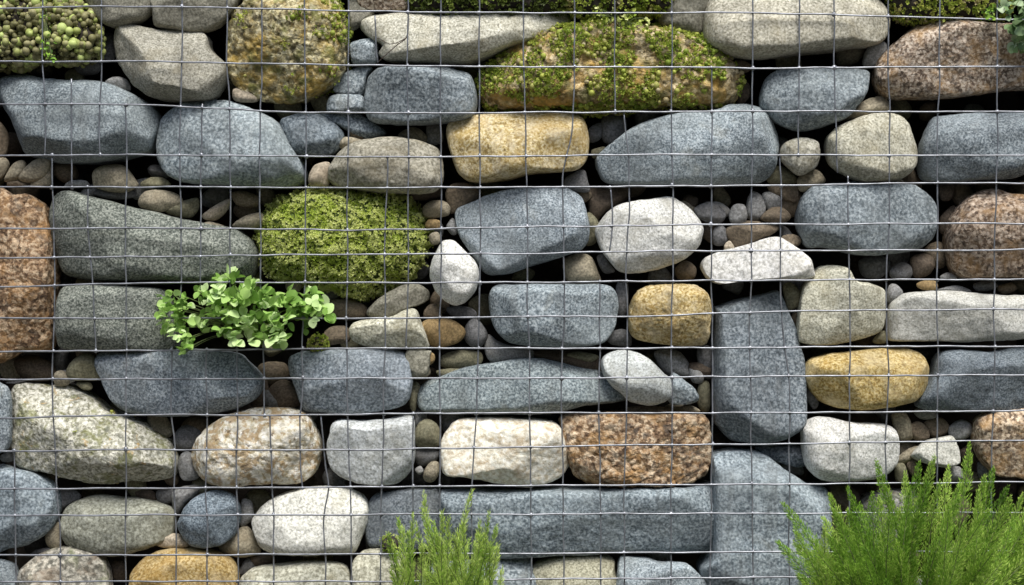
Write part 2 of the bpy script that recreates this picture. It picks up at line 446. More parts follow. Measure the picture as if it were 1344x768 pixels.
# (crop, outline, material, label, nickname, options)
STONES = [
# ---- top course
('A1', "335,-60 600,-60 608,20 560,75 480,105 420,100 370,60 335,10", 'T', "smooth tan cobble cut by the top edge, left of the broader tan cobble", "left tan cobble on the top edge", dict(front=.03)),
('A1', "600,-60 940,-60 930,10 890,60 840,110 760,128 680,115 612,105 598,50", 'T', "broad smooth tan cobble cut by the top edge above the pale wedge-headed boulder", "broad tan cobble on the top edge", dict(front=.03)),
('A1', "447,140 465,100 510,95 620,118 700,115 770,120 808,145 822,195 880,250 885,300 860,350 820,390 740,397 620,390 560,360 520,330 475,270 450,230", 'C', "pale tan boulder with squared top, between the sedum and the lichen-covered brown boulder", "the squared pale tan boulder", dict(tilt=.5)),
('F', "303,62 305,28 316,12 338,-6 380,-14 425,-8 447,12 457,45 456,92 445,110 420,126 385,136 345,134 316,121 304,98", 'LB', "rounded brown boulder blotched with ochre and olive lichen", "the ochre lichen boulder", dict(coarse=.003, nod=(.005, .012), na=220, nf=66, p=4.6, tint=(1.0, 1.0, .95), facets=2)),
('A1', "5,310 60,290 110,286 160,305 260,312 400,325 480,350 560,390 610,430 632,475 618,540 595,590 540,610 400,630 240,635 150,618 108,598 95,540 70,470 30,420 8,370", 'G', "large blue-grey boulder with a pointed upper left end, at the left edge below the sedum", "the pointed blue-grey boulder", dict(tilt=.3)),
('F', "207,190 214,157 235,138 265,129 300,132 340,147 366,160 384,190 399,216 401,234 394,243 370,246 320,243 270,242 235,236 215,220", 'G', "large rounded blue-grey boulder sloping down to the right, beside the pointed blue-grey boulder", "the sloping round blue-grey boulder", dict(p=3.6, tint=(1.12, 1.12, 1.12))),
('F', "470,-25 536,-25 537,8 525,15 490,15 472,10", 'B', "small reddish brown stone cut by the top edge beside dark moss", "the small reddish stone on the top edge", dict(front=.05)),
('A2', "378,-40 440,-40 478,45 445,85 410,110 380,112", 'T', "greyish tan stone at the top edge right of the ochre lichen boulder", "the tan stone beside the ochre lichen boulder", dict(front=.06)),
('F', "473,34 485,22 515,19 560,20 620,20 680,20 735,19 750,26 742,38 715,50 690,58 660,68 630,79 600,85 550,85 512,83 497,74 503,62 486,50", 'C', "long pale flat stone lying beneath the dark leafy moss, twig across its left end", "the long pale flat stone", dict(tilt=.7, tint=(1.35, 1.35, 1.35), front=.02)),
('A2', "385,170 430,152 480,150 492,200 480,245 400,252 385,220", 'G', "small light blue-grey stone under the left tip of the long pale flat stone", "the small blue-grey stone under the pale flat stone", dict(front=.05, tint=(1.2, 1.2, 1.2))),
('A2', "440,400 437,350 450,300 490,270 560,262 700,262 800,270 845,290 870,340 875,400 860,450 800,475 700,482 560,480 470,470 440,430", 'G', "brick-shaped blue-grey stone directly below the long pale flat stone", "the brick-shaped blue-grey stone below the pale flat stone", dict(p=4.6)),
('A2', "360,285 425,256 470,262 448,300 436,372 380,368 315,352", 'G', "dark blue-grey stone wedged behind the left end of a brick-shaped blue-grey stone", "the wedged blue-grey stone", dict(front=.06)),
('A2', "295,430 303,378 350,365 430,370 434,432 360,440", 'G', "small grey stone just above a horizontal wire, left of the brick-shaped blue-grey stone", "the small grey stone by the brick-shaped one", dict(front=.05)),
('A2', "110,470 170,445 230,440 280,450 340,490 362,530 340,580 300,602 230,602 160,592 130,520", 'G', "dark slate-grey stone tucked behind the right shoulder of the sloping round blue-grey boulder", "the dark slate stone", dict(front=.05, tint=(.8, .82, .85))),
('A2', "250,440 400,440 500,490 522,520 470,537 420,532 340,492 275,462", 'G', "flat grey-blue stone slanting down under the brick-shaped blue-grey stone", "the slanting flat grey stone", dict(front=.07, tint=(.85, .87, .9))),
('A2', "300,660 320,620 350,585 410,550 500,532 580,530 660,548 720,570 738,610 742,680 722,732 640,750 450,740 310,720", 'C', "low domed tan cobble left of the long yellow-topped stone and above the bright moss", "the domed tan cobble", dict(p=3.6, tint=(.85, .83, .8))),
('F', "586,180 590,162 610,153 650,149 710,148 750,148 768,156 773,180 772,205 760,221 735,226 700,228 665,236 625,239 606,231 595,210", 'Y', "long ochre and cream stone with a slanting underside, below the mossy boulder", "the ochre and cream stone", dict(tint=(1.05, 1.08, 1.15), tilt=.3)),
('F', "632,118 640,95 660,75 690,56 725,44 760,38 800,26 830,28 860,38 900,50 930,64 958,84 970,102 968,125 955,140 900,143 800,146 700,146 650,143", 'LB', "big arched boulder overgrown with green and brown moss, at top centre", "the mossy boulder", dict(coarse=.003, nod=(.005, .014), na=240, nf=70, front=.02, facets=1, tint=(1.0, .92, .88))),
('F', "858,18 870,-14 930,-14 928,25 918,45 896,48 872,40", 'T', "smooth tan stone in shadow between the mossy boulder and the large white cobble", "the shaded tan stone by the white cobble", dict(front=.05)),
('F', "922,50 925,15 938,-8 980,-18 1100,-18 1145,-8 1162,18 1163,42 1152,60 1110,66 1060,70 1000,78 950,74 928,66", 'C', "large smooth white-topped cobble cut by the top edge, right of the mossy boulder", "the large white-topped cobble", dict(tilt=.9, tint=(1.35, 1.33, 1.3), p=3.5, facets=2)),
('A4', "40,400 55,320 80,285 130,268 300,270 450,275 457,330 440,385 412,420 390,450 330,480 220,507 150,500 90,470 50,430", 'G', "blue-grey stone tapering downwards, right under the large white-topped cobble", "the tapering blue-grey stone", dict(front=.02)),
('A4', "478,300 490,240 530,190 600,130 670,88 760,90 900,95 1000,100 1110,110 1150,200 1140,330 980,350 800,375 650,380 530,375 495,345", 'B', "long rounded brown boulder with sparkling grain at the upper right edge", "the long brown boulder", dict(coarse=.003, p=3.5)),
('A4', "290,560 300,525 340,495 410,460 470,442 540,440 590,455 620,490 640,550 646,600 630,650 590,690 540,702 440,706 390,690 320,650 295,610", 'C', "pale cream rounded cobble below the long brown boulder, a vertical wire over its middle", "the pale cream cobble", dict(tint=(1.35, 1.36, 1.3), facets=5)),
('A4', "120,590 135,555 180,535 240,538 268,560 270,610 255,650 200,680 160,660 125,625", 'C', "small off-white heart-shaped stone left of the pale cream cobble", "the small heart-shaped stone", dict(front=.03, tint=(1.15, 1.15, 1.15))),
('A4', "655,640 660,560 700,470 730,450 850,440 1000,440 1120,445 1140,560 1120,640 1030,690 960,702 780,706 690,700 660,680", 'G', "blue-grey block cut by the right edge beneath the long brown boulder", "the blue-grey block under the long brown boulder", dict(p=4.6)),
('A3', "357,620 380,590 480,510 560,475 680,445 820,430 880,410 960,412 1020,440 1050,490 1066,560 1052,600 1038,670 1000,702 900,716 700,716 480,713 400,706 370,670", 'G', "long blue-grey boulder rising to the right, below the mossy boulder's right half", "the rising blue-grey boulder", dict(tint=(1.15, 1.15, 1.15))),
# ---- second and third courses
('B1', "-40,60 60,50 100,40 140,55 180,90 200,160 210,250 215,330 213,420 210,540 207,615 185,642 100,648 -40,655", 'BC', "tall rusty brown block standing at the left edge", "the tall rusty block", dict(coarse=.002, nod=(.004, .014), p=5.2, na=240, nf=70, tint=(.85, .8, .76))),
('B1', "213,90 225,50 260,32 310,35 360,55 480,85 600,110 700,140 800,165 900,180 950,205 985,245 1000,285 990,340 970,375 900,386 800,386 660,383 480,379 300,371 250,340 228,290 215,200", 'GG', "large greenish grey slab with a sloping top, above the leafy plant", "the sloping greenish slab", dict(p=4.4, T=.09)),
('B1', "225,600 230,500 240,420 270,402 400,399 550,401 650,420 690,500 695,600 670,640 560,648 350,646 240,640", 'GG', "rectangular greenish grey block left of the leafy plant", "the rectangular greenish block", dict(p=5.0)),
('F', "127,464 180,459 260,459 310,462 328,475 345,495 345,510 335,525 310,538 280,542 220,544 175,542 150,530 135,500", 'G', "blue-grey stone with rounded ends under the leafy plant", "the blue-grey stone under the leafy plant", dict(tint=(1.12, 1.12, 1.15))),
('F', "596,285 600,272 625,262 660,250 700,245 740,244 762,258 771,285 773,310 766,325 745,335 707,346 670,358 640,358 628,345 606,315", 'G', "six-sided blue-grey block under the ochre and cream stone, right of the bright moss cushion", "the six-sided blue-grey block", dict(p=4.3, facets=5, tint=(1.08, 1.08, 1.1))),
('B2', "735,230 755,222 785,225 830,270 875,310 885,360 875,410 840,455 800,478 760,465 715,420 693,370 695,320 715,270", 'W', "white egg-shaped stone with a pointed top, beside the bright moss cushion", "the white egg-shaped stone", dict(p=2.2, q=2.0, facets=4)),
('B2', "450,495 520,430 600,395 660,400 692,430 680,460 620,482 590,492 540,522 470,522", 'T', "shaded flat tan-grey stone slanting up under the bright moss cushion", "the slanting tan stone under the moss", dict(front=.05)),
('B2', "382,580 400,540 480,525 550,515 600,490 640,495 655,540 680,600 685,642 600,642 500,646 410,625", 'C', "pale wedge-shaped stone with a knob on top, below the bright moss cushion", "the knobbed pale wedge", dict(front=.025, tint=(1.4, 1.42, 1.38))),
('B2', "600,650 690,650 692,670 682,740 630,756 605,720", 'T', "narrow tan stone standing under the knobbed pale wedge", "the narrow tan stone", dict(front=.04)),
('F', "641,400 645,380 660,373 720,373 780,373 803,378 812,395 810,420 800,440 785,452 740,456 690,455 665,448 648,430", 'G', "brick-shaped blue-grey stone left of the small ochre cube", "the brick-shaped blue-grey stone by the ochre cube", dict(p=4.6)),
('B3', "358,190 370,160 400,120 430,95 500,72 600,58 650,57 700,85 745,120 770,160 776,190 765,235 735,270 680,305 600,335 530,352 480,355 440,340 410,305 375,250", 'W', "big bright white cobble with rounded corners near the middle, above the small ochre cube", "the big white cobble", dict(p=3.6, facets=5, tint=(1.08, 1.08, 1.08))),
('B3', "485,530 490,480 510,430 540,405 620,393 720,390 765,405 795,440 810,500 800,570 785,620 740,635 640,632 560,620 500,595", 'Y', "small squarish ochre stone with crumbly face, under the big white cobble", "the ochre cube", dict(p=4.4, coarse=.003, tint=(.95, .95, .92))),
('F', "921,350 928,338 950,328 975,322 1000,314 1022,310 1035,317 1052,331 1063,342 1068,355 1066,365 1030,366 985,368 945,373 928,366", 'W', "white peaked stone lying on top of the tall blue-grey slab", "the white peaked stone", dict(tilt=.5)),
('F', "935,412 940,403 965,395 1000,386 1018,381 1026,390 1033,410 1045,440 1054,475 1055,520 1053,555 1040,568 1018,578 990,581 960,578 942,560 935,540", 'G', "tall upright blue-grey slab in the right half of the wall", "the tall blue-grey slab", dict(p=5, q=3, facets=1, under=(45,.5), top=(45,.3), T=.09, tint=(.95, .95, .97))),
('F', "548,522 555,505 575,495 610,482 660,472 690,470 730,474 780,484 800,493 830,505 842,515 830,523 790,529 770,531 740,538 700,542 620,542 560,541", 'G', "long low grey boulder tapering to the right in the wall's centre", "the long low grey boulder", dict(p=3.6, T=.09, tint=(1.05, 1.07, 1.03), front=.02)),
('F', "789,474 802,462 829,460 850,470 870,489 879,497 882,510 878,523 862,531 840,531 821,522 795,496", 'W', "smooth pale grey cobble leaning on the tapered end of the long low grey boulder", "the leaning pale grey cobble", dict(p=2.8, tint=(.70, .74, .76), front=.005, facets=2)),
('C3', "590,25 640,55 670,80 686,110 672,130 600,138 575,110", 'G', "small rounded grey stone right of a leaning pale grey cobble", "the small grey stone by the leaning cobble", dict(front=.03)),
('F', "378,480 385,465 410,459 470,457 520,460 536,470 541,490 540,515 532,530 500,540 450,543 405,541 395,530 388,510", 'G', "blue-grey block with rounded corners left of the long low grey boulder", "the blue-grey block left of the long low boulder", dict(p=4.2, tint=(1.05, 1.05, 1.1))),
('B4', "180,130 200,60 240,15 300,6 400,2 600,4 650,20 700,60 720,110 720,180 700,230 650,260 560,275 430,276 350,262 280,248 220,250 190,200", 'G', "big octagonal blue-grey boulder with a shaded left face, below the pale cream cobble", "the octagonal blue-grey boulder", dict(p=3, facets=6)),
('B4', "760,250 770,150 820,80 880,35 940,20 1000,40 1100,60 1140,200 1120,360 1000,366 850,369 800,356 775,320", 'B', "reddish brown domed boulder cut by the right edge", "the reddish domed boulder", dict(coarse=.002, tint=(.95, .9, .88))),
('B4', "180,590 200,420 250,340 290,318 370,325 400,375 460,390 520,420 527,480 515,550 480,590 400,615 320,627 210,627", 'C', "pale boulder with a dark left face between the tall blue-grey slab and long white block", "the two-faced pale tan boulder", dict(facets=5, tint=(1.45, 1.47, 1.42))),
('B4', "530,590 535,490 560,450 620,425 760,420 880,428 1000,435 1120,445 1140,520 1120,590 950,612 720,615 560,612", 'W', "long white block cut by the right edge below the reddish domed boulder", "the long white block", dict(p=5, tint=(.95, .965, .92))),
('F', "1059,503 1056,488 1061,475 1078,468 1120,461 1170,456 1198,458 1211,467 1216,487 1212,508 1197,524 1160,534 1125,537 1090,533 1070,521", 'Y', "long golden ochre stone right of the tall blue-grey slab", "the golden ochre stone", dict(tint=(1.0, .96, .82), facets=3)),
('F', "1205,520 1222,490 1228,470 1245,461 1300,460 1362,456 1368,500 1362,536 1300,538 1240,539 1203,535", 'G', "blue-grey block cut by the right edge beside the golden ochre stone", "the blue-grey block by the golden stone", dict(p=4.4, tint=(.8, .82, .86))),
# ---- fourth course
('C1', "52,110 60,70 85,60 150,65 180,72 210,62 240,62 290,85 340,115 380,150 430,170 510,200 560,235 600,260 622,310 626,345 610,380 560,400 460,402 340,403 240,385 170,365 90,360 65,330 55,250", 'L', "big whitish boulder spotted with olive lichen, near the lower left corner", "the lichen-spotted white boulder", dict(coarse=.004, na=150, nf=40)),
('C1', "-40,70 8,65 30,90 36,150 39,230 30,280 8,302 -40,304", 'G', "rounded blue-grey stone sliced by the left edge beside the lichen-spotted white boulder", "the blue-grey stone sliced by the left edge", dict(tint=(.9, .9, .9))),
('F', "254,600 258,580 272,562 295,548 320,540 340,536 370,537 400,543 412,560 420,580 419,605 410,622 390,633 340,636 290,634 265,622", 'BE', "domed beige stone with brown speckles right of the lichen-spotted white boulder", "the speckled beige dome", dict(coarse=.002, nod=(.0035, .013), p=4.2, na=220, nf=60)),
('C2', "265,290 275,240 285,200 330,185 400,190 500,182 550,175 568,190 571,250 570,320 555,370 520,410 480,418 400,412 340,400 290,370 270,330", 'W', "light grey rounded block between the speckled beige dome and a creamy beige block", "the light grey rounded block", dict(facets=6, tint=(.82, .86, .9))),
('F', "577,600 578,580 588,562 602,550 640,548 690,549 725,553 738,565 744,590 745,612 735,625 715,633 690,637 650,633 610,625 585,622", 'BP', "creamy beige block with brown smudges left of the crumbly brown block", "the creamy beige block", dict(coarse=.002)),
('C3', "205,200 213,178 300,172 400,162 500,168 600,172 690,172 712,192 720,230 722,330 707,370 665,395 600,410 450,414 330,413 270,395 240,350 225,280", 'BC', "rectangular crumbly brown block above the broad blue-grey slab", "the crumbly brown block", dict(coarse=.004, nod=(.0075, .014), p=5.4, na=280, nf=84)),
('C4', "182,240 190,205 220,183 270,180 340,195 420,200 480,208 510,235 518,300 505,350 480,385 430,396 350,401 270,403 220,380 190,330", 'W', "smooth off-white cobble under the golden ochre stone", "the off-white cobble under the golden stone", dict(p=4.2, facets=3, tint=(.98, .98, .98))),
('C4', "785,240 795,190 830,165 880,155 1010,152 1040,270 1010,388 930,390 860,380 810,330 788,280", 'B', "light brown rounded boulder at the right edge above the evergreen shrub", "the light brown boulder above the shrub", dict(tint=(1.15, 1.1, 1.0))),
('C4', "565,310 620,265 690,248 715,252 735,320 725,345 680,355 630,345 580,330", 'W', "small angular white stone poking out above the evergreen shrub", "the small angular white stone", dict(front=.03, facets=6, tint=(.85, .85, .8))),
# ---- bottom courses
('C1', "-40,365 80,365 140,380 185,410 203,440 206,510 190,560 150,600 100,625 40,636 -40,634", 'G', "rounded blue-grey boulder at the left edge below the lichen-spotted white boulder", "the round blue-grey boulder at lower left", dict(p=2.9, tint=(.95, .97, 1.0))),
('C1', "218,580 218,540 240,490 290,462 350,452 400,455 430,462 480,462 560,480 612,515 614,570 600,600 555,625 500,645 430,660 370,658 300,640 240,625", 'C', "broad dull grey boulder beneath the lichen-spotted white boulder", "the broad dull grey boulder", dict(p=3.5, front=.03, facets=2, tint=(.82, .87, .86))),
('C1', "622,560 630,525 660,480 700,450 760,435 810,450 835,490 838,550 825,590 780,625 740,635 690,632 650,610", 'G', "dark blue-grey oval cobble under the speckled beige dome", "the dark oval cobble", dict(p=2.8, tint=(.72, .76, .82))),
('C2', "5,560 10,520 60,470 130,440 220,425 320,425 380,445 408,480 411,540 390,600 370,645 340,655 200,657 90,655 40,640 15,600", 'W', "plump white boulder with grey smudges, right of the dark oval cobble", "the plump white boulder", dict(p=3.6, facets=5, tint=(.98, .97, .93))),
('C2', "355,740 355,690 385,655 440,642 500,645 540,680 552,740 545,840 360,840", 'C', "pale rounded cobble at the bottom edge left of the feathery green tuft", "the pale cobble by the feathery tuft", dict(p=3.5, tint=(1.25, 1.27, 1.2))),
('F', "314,768 318,755 335,745 365,741 410,738 445,738 458,748 461,770 455,792 320,795", 'C', "flat white stone on the bottom edge below the plump white boulder", "the flat white stone on the bottom edge", dict(tint=(1.3, 1.32, 1.3))),
('C1', "68,750 80,710 130,665 200,640 280,638 340,655 375,700 388,760 380,840 70,840", 'MX', "mottled grey, green and pink cobble on the bottom edge near the left corner", "the mottled cobble on the bottom edge", dict(p=3.5, coarse=.002, tint=(1.15, 1.1, 1.0))),
('C1', "462,750 475,705 520,660 600,637 680,635 750,650 800,670 828,710 832,770 820,850 465,850", 'Y', "domed golden brown cobble on the bottom edge under the dark oval cobble", "the golden brown dome on the bottom edge", dict(p=3.5, tint=(.72, .66, .56))),
('C1', "-40,690 40,690 62,720 66,760 55,840 -40,840", 'G', "grey stone in the bottom left corner", "the grey corner stone", dict(front=.03, tint=(.85, .85, .85))),
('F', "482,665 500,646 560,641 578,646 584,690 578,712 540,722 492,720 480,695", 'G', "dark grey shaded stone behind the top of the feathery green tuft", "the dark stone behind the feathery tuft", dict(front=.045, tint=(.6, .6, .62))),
('F', "578,650 592,642 700,640 800,639 900,637 944,639 947,690 944,721 890,725 820,722 720,727 640,729 590,722 576,700", 'G', "broad blue-grey slab under the crumbly brown block", "the broad blue-grey slab", dict(p=11, q=6, T=.08, facets=3, top=(50,.35), under=(50,.25), lump=.5, rough=1.1, na=200, nf=50, tint=(.95, .97, .99), front=.02)),
('F', "931,604 936,594 950,590 985,590 1006,598 1030,616 1058,632 1083,640 1087,655 1085,700 1078,738 1060,760 1050,795 935,795 926,765 918,745 930,725 932,680", 'G', "big blue-grey block with a sloping right shoulder, between broad slab and evergreen shrub", "the sloping-shouldered blue-grey block", dict(p=10, q=6, T=.085, facets=3, top=(45,.45), under=(50,.2), lump=.5, rough=1.1, na=200, nf=50, front=.012, tint=(.97, .99, 1.01))),
('C3', "100,700 200,668 300,662 380,672 392,720 402,840 100,840", 'C', "pale tan stone on the bottom edge under the broad blue-grey slab", "the pale tan stone on the bottom edge", dict(front=.03, tint=(.95, .95, .85))),
('C3', "397,740 405,680 420,665 500,672 560,690 640,692 680,720 712,760 712,840 400,840", 'G', "light blue-grey stone with a peaked left corner on the bottom edge", "the peaked light blue-grey stone", dict(front=.015, facets=5, tint=(1.35, 1.35, 1.35))),
('F', "560,745 600,732 640,731 694,732 699,800 560,800", 'G', "dark grey stone on the bottom edge behind the feathery green tuft", "the dark stone below the feathery tuft", dict(front=.03, tint=(.9, .9, .9))),
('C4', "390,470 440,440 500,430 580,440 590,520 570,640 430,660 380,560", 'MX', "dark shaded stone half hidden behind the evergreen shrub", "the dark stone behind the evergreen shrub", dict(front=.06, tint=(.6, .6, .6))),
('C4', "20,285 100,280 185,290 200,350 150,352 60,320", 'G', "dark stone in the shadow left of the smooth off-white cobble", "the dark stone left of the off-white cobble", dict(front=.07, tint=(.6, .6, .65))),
]

KIND_NAME = {'G': 'granite_stone', 'GG': 'granite_stone', 'W': 'white_stone', 'C': 'pale_stone', 'T': 'tan_stone', 'Y': 'ochre_stone', 'B': 'brown_stone',
             'BC': 'brown_stone', 'BE': 'beige_stone', 'BP': 'beige_stone', 'L': 'lichen_stone', 'LB': 'lichen_stone', 'MX': 'mottled_stone'}
built = {}
nicks = []
for i, (crop, s, mat, label, nick, opt) in enumerate(STONES):
    px = pts_of(crop, s)
    tr = np.random.default_rng(500 + i)
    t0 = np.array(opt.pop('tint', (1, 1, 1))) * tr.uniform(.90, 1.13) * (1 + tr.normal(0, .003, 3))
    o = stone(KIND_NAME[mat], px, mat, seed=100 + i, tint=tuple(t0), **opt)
    tag(o, label, 'stone', 'stones filling the wire wall')
    built[nick] = o
    nicks.append((nick, px.mean(0), px, smooth_poly(px, 60)))

